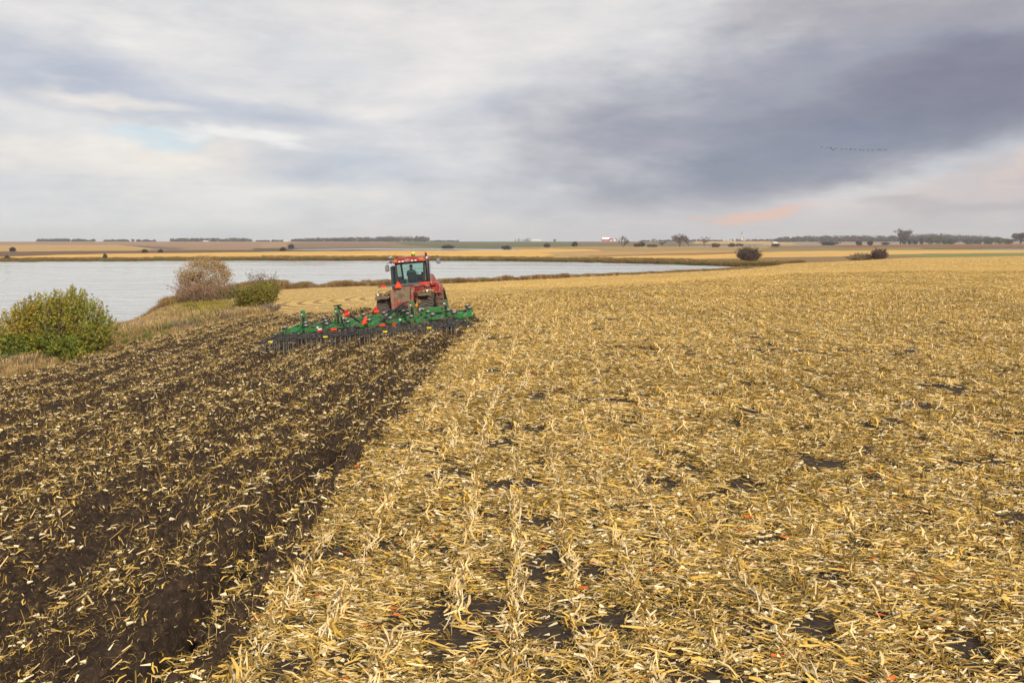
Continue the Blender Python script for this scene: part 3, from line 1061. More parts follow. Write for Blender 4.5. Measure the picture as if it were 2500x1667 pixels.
def make_litter():
    rng = np.random.default_rng(11)
    p_un = np.array([.15, .21, .17, .11, .15, .03, .045, .001, .13]); p_un /= p_un.sum()
    p_ti = np.array([.11, .15, .13, .23, .20, .11, .025, .0, .045]); p_ti /= p_ti.sum()
    un = [source_mesh('litter_piece', *litter_clump(rng, 62, .14, 0, .42, p_un, big=.8), M['residue']) for _ in range(9)]
    un += [source_mesh('litter_piece', *litter_clump(rng, 52, .135, 0, 1.0, p_un, big=.8), M['residue']) for _ in range(3)]
    p_dk = np.array([.08, .13, .17, .17, .22, .08, .02, 0, .13]); p_dk /= p_dk.sum()
    un += [source_mesh('litter_piece', *litter_clump(rng, 58, .14, 0, .5, p_dk, big=.75), M['residue']) for _ in range(4)]
    ti = [source_mesh('litter_piece', *litter_clump(rng, 24, .17, .9, .85, p_ti, big=.52, tilt=.5, zmax=.03, husk=.12), M['residue']) for _ in range(8)]
    p_fa = np.array([.22, .42, .26, .06, .03, 0, .01, 0, 0]); p_fa /= p_fa.sum()
    ti[0] = source_mesh('litter_piece', *litter_clump(rng, 14, .2, .7, .8, p_ti, big=.85, tilt=.5, zmax=.04, husk=.25), M['residue'])
    ti[1] = source_mesh('litter_piece', *litter_clump(rng, 16, .2, -.7, .8, p_ti, big=.72, tilt=.6, zmax=.04, husk=.15), M['residue'])
    far = [source_mesh('litter_piece', *litter_clump(rng, 40, .36, 0, .6, p_fa, big=.8, zmax=.05), M['residue']) for _ in range(6)]

    def cand(y0, y1, dens, x0=-1.3, x1=.74):
        # density per square metre, uniform in plan
        area = (x1 - x0) * (y1 ** 2 - y0 ** 2) / 2
        n = int(area * dens)
        y = np.sqrt(rng.uniform(y0 ** 2, y1 ** 2, n))
        x = rng.uniform(x0, x1, n) * y
        return x, y
    # untilled near field
    x, y = cand(6.5, 48, 27, -.45, .72)
    sdv = poly_sd(x, y, TILL)
    hole = fbm(x / .75, y / .45, 61, 3)
    big = fbm(x / 9, y / 9, 62, 2)
    ok = (sdv > rng.normal(-.1, .25, len(x)) + (fbm(y / .6, x / .6, 63, 2) - .5) * 1.1) & (hole > .352 + .08 * (big - .5)) & (poly_sd(x, y, FIELD) < -.3)
    # wheel rut crossing the right side
    ru = np.abs((y - 42.0) + (x - 16.0) * .54 - (fbm(x / 3, x * 0, 67, 2) - .5) * .5)
    ok &= ~((ru < .27) & (x > 12) & (fbm(x / 1.5, x * 0 + 5, 69, 2) > .38))
    x, y = x[ok], y[ok]
    n = len(x)
    pts = np.stack([x, y, terrain(x, y) - .005 + .04 * (sdv[ok] < .05)], 1)
    hd = np.where(sdv[ok] < .6, rng.uniform(-1, 1, n), 0)
    row = np.abs(((x - gcurve(y)) / .762) % 1 - .5)      # 0.5 on a row
    onrow = (row > .40) & (rng.random(n) < .35)
    rz = rng.normal(0, .22, n) + np.pi * rng.integers(0, 2, n) + hd + np.where(onrow, rng.choice([-1.25, 1.25], n), 0)
    rot = np.stack([rng.normal(0, .05, n), rng.normal(0, .05, n), rz], 1)
    sc = rng.uniform(.8, 1.25, n)
    # stalks and husks the combine left lying along the crop rows
    rw = np.arange(-4, 5)
    ex, ey = [], []
    for r_ in rw:
        yv = np.cumsum(rng.uniform(.05, .16, 420)) + 6.5
        xv = r_ * .762 + .05 + gcurve(yv) + rng.normal(0, .045, len(yv))
        k = (rng.random(len(yv)) < (.85 if r_ < 1 else .4)) & (yv < 42) & (poly_sd(xv, yv, TILL) > .25) & (fbm(yv / 1.1, yv * 0 + r_ * 3, 68, 2) > .40)
        ex.append(xv[k]); ey.append(yv[k])
    ex, ey = np.concatenate(ex), np.concatenate(ey); ne = len(ex)
    p_row = np.array([.38, .20, .06, .08, .04, .02, .22, 0, 0]); p_row /= p_row.sum()
    un += [source_mesh('litter_piece', *litter_clump(rng, 12, .07, 0, .35, p_row, zmax=.09, tilt=.35), M['residue']) for _ in range(4)]
    pts = np.concatenate([pts, np.stack([ex, ey, terrain(ex, ey) + .01], 1)])
    rot = np.concatenate([rot, np.stack([rng.normal(0, .15, ne), rng.normal(0, .15, ne), rng.choice([-1.5, 1.5], ne) + rng.normal(0, .3, ne)], 1)])
    sc = np.concatenate([sc, rng.uniform(.75, 1.15, ne)])
    zone = fbm(x / 2.6, y / 1.5, 74, 3) + rng.normal(0, .06, n) + .05 * smooth(x, 0, 14)
    idx = np.concatenate([np.where(zone > .55, rng.integers(12, 16, n), rng.integers(0, 12, n)), rng.integers(16, 20, ne)])
    scatter('corn_residue', pts, rot, np.stack([sc, sc, sc], 1), idx, un)
    # farther field
    crest = lambda X, Y: np.interp(px_of(X, Y), [1000, 1100, 1300, 1500, 1700, 1815, 1950, 2250, 2500], [48, 53, 57, 61, 69, 75, 83, 92, 96])
    x, y = cand(48, 96, 11, -.1, .75)
    ok = (poly_sd(x, y, FIELD) < -.5) & (poly_sd(x, y, TILL) > .2) & (y < crest(x, y) + rng.normal(0, 1.2, len(x)))
    x, y = x[ok], y[ok]; n = len(x)
    sc = rng.uniform(.9, 1.4, n)
    scatter('ridge_corn_residue', np.stack([x, y, terrain(x, y)], 1), np.stack([0 * x, 0 * x, rng.normal(0, .35, n) + np.pi * rng.integers(0, 2, n)], 1), np.stack([sc, sc, sc], 1), np.where(fbm(x / 4, y / 3, 75, 3) + rng.normal(0, .07, n) > .52, rng.integers(12, 16, n), rng.integers(0, 12, n)), un)
    x, y = cand(46, 118, 3.4, -.42, .75)
    x2, y2 = cand(118, 200, .8, -.4, .75)
    q = y > crest(x, y) - 1
    x, y = x[q], y[q]
    x = np.concatenate([x, x2]); y = np.concatenate([y, y2])
    ok = (poly_sd(x, y, FIELD) < -.5) & (poly_sd(x, y, TILL) > .2)
    arcd = np.abs((np.hypot(x - 2.0, y - 84.0) / 1.52) % 1 - .5)
    ok &= ~((x < -7) & ((arcd < .26) | (rng.random(len(x)) < .4)))
    x, y = x[ok], y[ok]; n = len(x)
    sc = np.where(y > 118, 1.7, 1.0) * rng.uniform(.7, 1.2, n)
    pts = np.stack([x, y, terrain(x, y)], 1)
    rot = np.stack([0 * x, 0 * x, rng.normal(0, .3, n) + np.pi * rng.integers(0, 2, n)], 1)
    scatter('distant_corn_residue', pts, rot, np.stack([sc, sc, sc * .8], 1), rng.integers(0, 6, n), far)
    # tilled strip
    x, y = cand(6.0, 60, 24, -.78, -.03)
    sdv = poly_sd(x, y, TILL)
    a, b = tilled_noise(x, y)
    wob = (fbm(y / 1.3, y * 0, 45, 3) - .5) * .35
    trench = (np.abs(sdv + .86 + wob) < .27) & (y < 35)
    pr = smooth(a, .45, .56) * .92 + smooth(b, .45, .6) * .20 + .05 + .10 * (1 - smooth(y, 10, 22))
    pr = pr * (1 - .22 * smooth(y, 22, 42))
    pr = np.maximum(pr, .5 * smooth(sdv, -3.2, -2.0) * (.6 + .8 * b))
    pr = np.maximum(pr, 1.0 * smooth(sdv, -.75, .0) * (y < 36))
    ok = (sdv < .25) & (rng.random(len(x)) < pr) & ~(trench & (rng.random(len(x)) < .97))
    x, y = x[ok], y[ok]; n = len(x)
    pts = np.stack([x, y, tilled_z(x, y) - .004], 1)
    rot = np.stack([rng.normal(0, .18, n), rng.normal(0, .18, n), rng.uniform(-.9, .9, n) + np.pi * rng.integers(0, 2, n)], 1)
    sc = rng.uniform(.75, 1.25, n)
    scatter('mixed_corn_residue', pts, rot, np.stack([sc, sc, sc], 1), np.where(rng.random(n) < .12, rng.integers(0, 2, n), rng.integers(2, 8, n)), ti)

    # standing stubble: short cut stalks with hanging sheaths
    sub = []
    for _ in range(8):
        V, Fc, C = [], [], []
        off = 0
        for q in range(rng.integers(1, 3)):
            h = rng.uniform(.10, .26); tx, ty = rng.normal(0, .3), rng.normal(0, .3)
            bx, by = rng.normal(0, .03, 2)
            ns = 5
            for zz, r in ((-.03, .014), (h, .011)):
                for i in range(ns):
                    aa = 2 * np.pi * i / ns
                    V.append((bx + tx * max(zz, 0) + math.cos(aa) * r, by + ty * max(zz, 0) + math.sin(aa) * r, zz))
            for i in range(ns):
                Fc.append((off + i, off + (i + 1) % ns, off + ns + (i + 1) % ns, off + ns + i)); C.append(STRAW[rng.choice([2, 3, 3])] * .6)
            off += 2 * ns
        V = np.array(V); Fc = np.array(Fc)
        k = rng.integers(2, 6)
        cc = np.stack([rng.normal(0, .05, k), rng.normal(0, .06, k), rng.uniform(.04, .16, k)], 1)
        RV, RF = ribbons(rng, k, cc, rng.uniform(0, 6.28, k), rng.uniform(-1.1, 1.1, k), rng.uniform(.1, .3, k), rng.uniform(.015, .04, k), rng.normal(0, .05, k), rng.normal(0, .6, k))
        RC = STRAW[rng.choice([0, 1, 2, 6, 0], k)]
        sub.append(source_mesh('stubble_stalk', np.concatenate([V, RV]), np.concatenate([Fc, RF + len(V)]), np.concatenate([np.array(C), RC, RC]), M['residue']))
    rows = np.arange(-60, 90) * .762 + .05
    xs, yss = [], []
    for r in rows:
        yv = np.cumsum(rng.uniform(.09, .26, 330)) + 5.5
        xv = r + gcurve(yv) + rng.normal(0, .035, len(yv))
        keep = (xv > -.5 * yv) & (xv < .72 * yv) & (yv < 54)
        xs.append(xv[keep]); yss.append(yv[keep])
    x, y = np.concatenate(xs), np.concatenate(yss)
    ok = (poly_sd(x, y, TILL) > .25) & (poly_sd(x, y, FIELD) < -.5) & (fbm(x / 1.2, y / 1.2, 66, 2) > .37)
    x, y = x[ok], y[ok]; n = len(x)
    pts = np.stack([x, y, terrain(x, y)], 1)
    rot = np.stack([rng.normal(0, .12, n), rng.normal(0, .12, n), rng.uniform(0, 6.28, n)], 1)
    sc = rng.uniform(.65, 1.2, n)
    scatter('corn_stubble', pts, rot, np.stack([sc, sc, sc], 1), rng.integers(0, 8, n), sub)

    # clods
    cl = []
    msoil = mat('soil_clod', (0.052, 0.034, 0.023), 1.0, vary=.45, vscale=1.2, bump=.6, bscale=2.5, spec=.05)
    for _ in range(5):
        bm = bmesh.new(); bmesh.ops.create_icosphere(bm, subdivisions=2, radius=1.0)
        V = np.array([v.co[:] for v in bm.verts]); Fc = np.array([[v.index for v in f.verts] for f in bm.faces]); bm.free()
        V *= (1 + rng.normal(0, .16, (len(V), 1))) * rng.uniform(.7, 1.2, 3) * [1, 1, .7]
        cl.append(mesh_np('soil_clod', V, Fc, [msoil], parent=False))
    x, y = cand(5.5, 45, 42, -.78, -.03)
    a, b = tilled_noise(x, y)
    sdv = poly_sd(x, y, TILL)
    ok = (sdv < .05) & (rng.random(len(x)) < (.35 + .65 * (1 - smooth(a, .4, .6))))
    x, y = x[ok], y[ok]; n = len(x)
    s = np.minimum(rng.gamma(1.6, .014, n) + .010, .085)
    pts = np.stack([x, y, tilled_z(x, y) + s * .2], 1)
    scatter('soil_clods', pts, rng.uniform(0, 6.28, (n, 3)), np.stack([s, s, s], 1), rng.integers(0, 5, n), cl)


make_litter()

# ------------------------------------------------------------------ grasses
def tuft(rng, n, h, spread, lean, cols, wid=.012):
    base = np.stack([rng.normal(0, spread, n), rng.normal(0, spread, n), np.full(n, -.05)], 1)
    hh = h * rng.uniform(.5, 1.15, n)
    a = rng.uniform(0, 6.28, n)
    ln = np.abs(rng.normal(0, lean, n))
    tip = base + np.stack([np.cos(a) * ln * hh, np.sin(a) * ln * hh, hh], 1)
    mid = base * .5 + tip * .5 - np.stack([np.cos(a) * ln * hh * .16, np.sin(a) * ln * hh * .16, -hh * .06], 1)
    s = np.stack([-np.sin(a), np.cos(a), 0 * a], 1) * (wid * rng.uniform(.6, 1.6, n))[:, None]
    V = np.stack([base - s, base + s, mid - s * .9, mid + s * .9, tip - s * .7, tip + s * .7], 1).reshape(-1, 3)
    b = np.arange(n)[:, None] * 6
    f = np.concatenate([b + [0, 1, 3, 2], b + [2, 3, 5, 4]], 0)
    c = np.array(cols)[rng.integers(0, len(cols), n)] * rng.uniform(.75, 1.25, (n, 1))
    return V, f, np.concatenate([c, c], 0)


def make_grass():
    rng = np.random.default_rng(21)
    tan = [(0.42, 0.29, 0.13), (0.52, 0.38, 0.18), (0.33, 0.22, 0.10)]
    pink = [(0.36, 0.25, 0.17), (0.42, 0.31, 0.21), (0.27, 0.19, 0.13)]
    ylg = [(0.30, 0.25, 0.035), (0.22, 0.22, 0.04), (0.36, 0.27, 0.05)]
    grn = [(0.10, 0.15, 0.03), (0.15, 0.18, 0.04), (0.20, 0.20, 0.06)]
    brn = [(0.26, 0.15, 0.055), (0.20, 0.12, 0.05), (0.32, 0.19, 0.07)]
    src = []
    for cols in (tan, pink, ylg, grn, brn):
        for _ in range(3):
            src.append(source_mesh('grass_tuft', *tuft(rng, 60, 1.0, .16, .32, cols), M['grassblade']))
    # bank between tilled soil and lake
    n = 60000
    x = rng.uniform(-62, -12, n); y = rng.uniform(25, 132, n)
    z = terrain(x, y)
    sdt = poly_sd(x, y, TILL); sdf = poly_sd(x, y, FIELD)
    px = px_of(x, y)
    ok = (sdt > .15) & (sdf > .2) & (z > -3.3) & (px > -160) & (px < 700)
    ok &= rng.random(n) < np.clip(2.2 - y / 70, .5, 1)
    x, y, z, sdt = x[ok], y[ok], z[ok], sdt[ok]
    px = px_of(x, y)
    n = len(x)
    zone = fbm(x / 5, y / 5, 71, 3) + rng.normal(0, .05, n)
    k = np.where(zone < .42, 0, np.where(zone < .52, 1, 0))
    lush = np.exp(-((px - 520) / 90) ** 2) * smooth(sdt, 3, 9)
    k = np.where(rng.random(n) < lush * .8, 2, k)
    k = np.where((rng.random(n) < .35) & (sdt < 3) & (zone > .5), 3, k)
    k = np.where((z < -2.75) & (rng.random(n) < .75), 4, k)
    k = np.where((px < 300) & (rng.random(n) < .25) & (sdt > 2.0), 3, k)
    h = np.where(sdt < 1.2, .28, .55) * rng.uniform(.7, 1.4, n)
    h = np.where((z < -2.75) & (px > 400), h * 1.4, np.where(z < -2.6, h * .8, h))
    h = h * np.where((px > 430) & (px < 680) & (sdt > 4), 1.15, 1)
    pts = np.stack([x, y, z], 1)
    scatter('bank_grass', pts, np.stack([0 * x, 0 * x, rng.uniform(0, 6.28, n)], 1), np.stack([h * 1.25 + .2, h * 1.25 + .2, h], 1), k * 3 + rng.integers(0, 3, n), src)
    # weeds along the tilled edge of the near shore and reeds on the water line, right of the tractor too
    N = 3600
    pxs = rng.uniform(636, 1840, N)
    pts = []
    ph = []
    edge_x = np.array([p[0] for p in SHORE_EDGE]); edge_y = np.array([p[1] for p in SHORE_EDGE])
    T = np.exp(np.linspace(math.log(90), math.log(240), 500))
    for p in np.linspace(636, 1840, 160):
        X = (p - 1250) * T / F
        zt = terrain(X, T)
        sdf = poly_sd(X, T, FIELD)
        k = (sdf > .1) & (zt > -3.3) & (T > 80)
        ph.append((p, T[k].min() if k.any() else None, T[k].max() if k.any() else None))
    ph = [q for q in ph if q[1] is not None]
    pa, ta, tb = (np.array(v) for v in zip(*ph))
    lo, hi = np.interp(pxs, pa, ta), np.interp(pxs, pa, tb)
    hi = np.minimum(hi, lo + 9)
    y = lo + (hi - lo) * rng.random(N)
    x = (pxs - 1250) * y / F
    hgt = (.12 + .55 * fbm(pxs / 30, pxs * 0, 72, 3)) * rng.uniform(.7, 1.3, N) * (1.15 - .5 * smooth(pxs, 1300, 1600))
    kk = rng.choice([0, 1, 4, 4, 4, 3], N, p=[.12, .2, .22, .2, .2, .06])
    scatter('near_shore_reeds', np.stack([x, y, terrain(x, y)], 1), np.stack([0 * x, 0 * x, rng.uniform(0, 6.28, N)], 1), np.stack([hgt * 1.6, hgt * 1.6, hgt], 1), kk * 3 + rng.integers(0, 3, N), src)
    # reeds of the far shore
    N = 15000
    pxs = rng.uniform(-350, 1960, N)
    T = np.linspace(225, 330, 600)
    ph = []
    for p in np.linspace(-350, 1960, 240):
        X = (p - 1250) * T / F
        zt = terrain(X, T)
        k = np.nonzero(zt > -3.22)[0]
        # last crossing out of the water
        w = np.nonzero(zt < -3.22)[0]
        t0 = T[min(w[-1] + 1, len(T) - 1)] if len(w) else (226 if p > 1800 else 232)
        ph.append((p, t0))
    pa, ta = (np.array(v) for v in zip(*ph))
    t0 = np.interp(pxs, pa, ta)
    depth = np.where(pxs < 640, 22, 26) * np.where(pxs > 1820, .8, 1)
    q = rng.random(N) ** 1.3
    y = t0 + depth * q
    x = (pxs - 1250) * y / F
    hgt = (.65 + .5 * fbm(pxs / 24, q * 3, 73, 3)) * rng.uniform(.7, 1.25, N) * np.where(pxs < 640, .8, 1)
    kk = np.where(q < .22, rng.choice([3, 4, 4, 4], N), rng.choice([0, 4, 4, 4, 2], N))
    kk = np.where((pxs < 650) & (q < .5), rng.choice([3, 4, 4], N), kk)
    scatter('far_shore_reeds', np.stack([x, y, terrain(x, y)], 1), np.stack([0 * x, 0 * x, rng.uniform(0, 6.28, N)], 1), np.stack([hgt * 1.8, hgt * 1.8, hgt], 1), kk * 3 + rng.integers(0, 3, N), src)


make_grass()
#@@TREES@@
# ------------------------------------------------------------------ trees and shrubs
def grow(rng, base, height, spread, levels=4, kids=(4, 5, 4, 3), r0=.12, up=.55, stems=1, first=.25, wander=.18, shrink=.62):
    """branch skeleton: list of (p0, p1, r0, r1, level)"""
    segs, tips = [], []
    def rec(p, d, L, r, lev):
        n = 3 if lev < levels - 1 else 2
        q = p
        pts = [(q, r)]
        for k in range(n):
            d = d + rng.normal(0, wander, 3); d[2] += .04
            d = d / np.linalg.norm(d)
            q2 = q + d * L / n
            r2 = r * (1 - .22 * (k + 1) / n * 1.6)
            segs.append((q, q2, r * (1 - .35 * k / n), r * (1 - .35 * (k + 1) / n), lev))
            q = q2
            pts.append((q, r2))
        if lev >= levels - 1:
            tips.append((q, d))
            return
        for j in range(kids[min(lev, len(kids) - 1)]):
            t = rng.uniform(first, 1.0) if j else 1.0
            i = min(int(t * n), n - 1)
            pp = pts[i][0] + (pts[i + 1][0] - pts[i][0]) * (t * n - i)
            a = rng.uniform(0, 6.283)
            side = np.array([math.cos(a), math.sin(a), 0]) * spread
            nd = d * (1 - .45 * rng.random()) + side * rng.uniform(.5, 1.1)
            nd[2] = nd[2] * up + rng.uniform(.05, .5) * up
            nd = nd / np.linalg.norm(nd)
            rec(pp, nd, L * shrink * rng.uniform(.75, 1.15), max(r * .55, .004), lev + 1)
    for s in range(stems):
        a = rng.uniform(0, 6.283)
        lean = (0.08 if stems == 1 else rng.uniform(.2, .75)) * spread
        d = np.array([math.cos(a) * lean, math.sin(a) * lean, 1.0]); d /= np.linalg.norm(d)
        rec(np.array(base, float) + (0 if stems == 1 else 1) * np.array([math.cos(a), math.sin(a), 0]) * .25, d, height * .42, r0, 0)
    return segs, tips


def seg_mesh(segs, rmin=.006):
    k = 3
    P0 = np.array([s[0] for s in segs]); P1 = np.array([s[1] for s in segs])
    R0 = np.maximum([s[2] for s in segs], rmin); R1 = np.maximum([s[3] for s in segs], rmin)
    d = P1 - P0; d /= np.maximum(np.linalg.norm(d, axis=1, keepdims=True), 1e-6)
    ref = np.where(np.abs(d[:, 2:3]) > .9, [[1., 0, 0]], [[0, 0, 1.]])
    s = np.cross(d, ref); s /= np.linalg.norm(s, axis=1, keepdims=True); t = np.cross(s, d)
    V = np.zeros((len(segs), 2 * k, 3))
    for q in range(k):
        a = 2 * np.pi * q / k
        off = s * math.cos(a) + t * math.sin(a)
        V[:, q] = P0 + off * R0[:, None]; V[:, k + q] = P1 + off * R1[:, None]
    b = np.arange(len(segs))[:, None] * 2 * k
    F_ = np.concatenate([b + [q, (q + 1) % k, k + (q + 1) % k, k + q] for q in range(k)])
    return V.reshape(-1, 3), F_


def leaf_mesh(rng, centres, size, cols, per=1, spread=.1, hang=0.0):
    c = np.repeat(np.asarray(centres, float), per, 0)
    n = len(c)
    c = c + rng.normal(0, spread, (n, 3))
    a = rng.normal(0, 1, (n, 3)); a /= np.linalg.norm(a, axis=1, keepdims=True)
    a[:, 2] -= hang; a /= np.linalg.norm(a, axis=1, keepdims=True)
    b = rng.normal(0, 1, (n, 3)); b = np.cross(a, b); b /= np.linalg.norm(b, axis=1, keepdims=True)
    s = size * rng.uniform(.6, 1.3, (n, 1))
    V = np.stack([c - a * s, c + b * s * .5, c + a * s, c - b * s * .5], 1).reshape(-1, 3)
    F_ = np.arange(n)[:, None] * 4 + [0, 1, 2, 3]
    cc = np.asarray(cols)
    if cc.ndim == 2 and len(cc) != len(centres):
        col = cc[rng.integers(0, len(cc), n)]
    else:
        col = np.repeat(cc, per, 0)
    col = col * rng.uniform(.75, 1.25, (n, 1))
    return V, F_, col


def cattr(col):
    return {'tint': ('FACE', 'FLOAT_COLOR', np.concatenate([col, np.ones((len(col), 1))], 1))}


def make_tree(name, label, cat, loc, segs, rmin, bark, leaves=None, group=None, crown='crown', trunk='branches', split=1):
    e = empty(name, loc); tag(e, label, cat, group)
    if split:
        low = [s for s in segs if s[4] == 0]; hi = [s for s in segs if s[4] > 0]
        parts = [('trunk', low), (trunk, hi)]
    else:
        parts = [('stems', segs)]
    for nm, sg in parts:
        if sg:
            V, Fc = seg_mesh(sg, rmin)
            mesh_np(nm, V, Fc, [M['bark']], e, attrs=cattr(np.tile(np.array(bark)[None], (len(Fc), 1)) * np.random.default_rng(1).uniform(.8, 1.2, (len(Fc), 1))))
    if leaves is not None:
        V, Fc, c = leaves
        mesh_np(crown, V, Fc, [M['leaf']], e, attrs=cattr(c))
    return e


def at(px, dist, dz=0.0):
    """ground position on a bearing at a distance"""
    x = (px - 1250) * dist / F
    return Vector((x, dist, tz(x, dist) + dz))


def ridge_loc(px, basepy, dist=None):
    """where something whose foot is seen at that picture row stands"""
    if dist is None:
        v = hit(px, basepy)
        if v.y < 2300:
            return v
        dist = 2000
    x = (px - 1250) * dist / F
    return Vector((x, dist, max(tz(x, dist), HC - (basepy + .4 - HOR) * dist / F)))


def green_bush():
    rng = np.random.default_rng(301)
    Y = 45.0; s = Y / F
    base = at(135, Y)
    e_stems, centres, cols = [], [], []
    # upright shoots fanning out from a broad stool; each carries leaves along its upper part
    W, D, H = 3.15, 2.5, 4.1
    def shape(x):
        return np.interp(x, [-3.4, -3.0, -2.2, -1.2, 0.1, 1.0, 1.7, 2.3, 2.8, 3.1], [.3, 2.3, 3.25, 3.75, 4.05, 4.2, 3.9, 3.2, 2.7, 1.3])
    n = 760
    for i in range(n):
        x = rng.uniform(-3.2, 3.0); y = rng.normal(0, 1.1)
        top = shape(x) * math.sqrt(max(.12, 1 - (y / 3.0) ** 2)) * (rng.uniform(.80, 1.0) if i % 3 else rng.uniform(.3, .85))
        if i % 9 == 0:
            top *= 1.07
        b = np.array([x * .45, y * .45, 0.0])
        tip = np.array([x * 1.0 + rng.normal(0, .05), y, top])
        m = b * .4 + tip * .6 + np.array([0, 0, -.2]); m[:2] = b[:2] * .25 + tip[:2] * .75
        if i % 4 == 0:
            e_stems += [(b, m, .028, .018, 1), (m, tip, .016, .006, 1)]
        k = rng.integers(16, 30)
        t = rng.uniform(.0, 1.0, k) ** .8
        p = m[None] * (1 - t[:, None]) + tip[None] * t[:, None]
        w = .13 * (1.1 - t * .75)
        p = p + rng.normal(0, 1, (k, 3)) * w[:, None] * [1, 1, .7]
        centres.append(p)
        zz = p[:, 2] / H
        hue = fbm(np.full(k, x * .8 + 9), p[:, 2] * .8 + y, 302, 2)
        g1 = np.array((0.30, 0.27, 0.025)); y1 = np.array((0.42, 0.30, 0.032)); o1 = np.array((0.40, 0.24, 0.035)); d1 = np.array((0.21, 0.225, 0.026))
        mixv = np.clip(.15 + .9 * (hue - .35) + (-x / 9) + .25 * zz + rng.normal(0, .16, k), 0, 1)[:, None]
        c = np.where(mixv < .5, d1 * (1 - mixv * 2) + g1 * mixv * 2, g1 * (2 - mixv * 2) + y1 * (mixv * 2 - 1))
        br = rng.random(k) < .10 + .12 * (x < 0)
        c[br] = o1
        cols.append(c)
    # low outer skirt
    for i in range(230):
        x = rng.uniform(-3.1, 2.3); a = rng.uniform(-2.3, -1.2)
        p = np.array([x, -1.5 + rng.normal(0, .35), rng.uniform(.1, 1.5)]) + rng.normal(0, .16, (22, 3))
        centres.append(p); cols.append(np.tile([(0.16, 0.21, 0.025), (0.21, 0.22, 0.03), (0.12, 0.17, 0.025)][i % 3], (22, 1)))
    ctr = np.concatenate(centres); cl = np.concatenate(cols)
    leaves = leaf_mesh(rng, ctr, .075, cl, 1, .02)
    make_tree('green_bush', 'big dense green and olive leafy bush at the water edge, left of the tilled soil', 'bush', base, e_stems, .008, (0.10, 0.075, 0.05), leaves, crown='foliage', split=0)


green_bush()


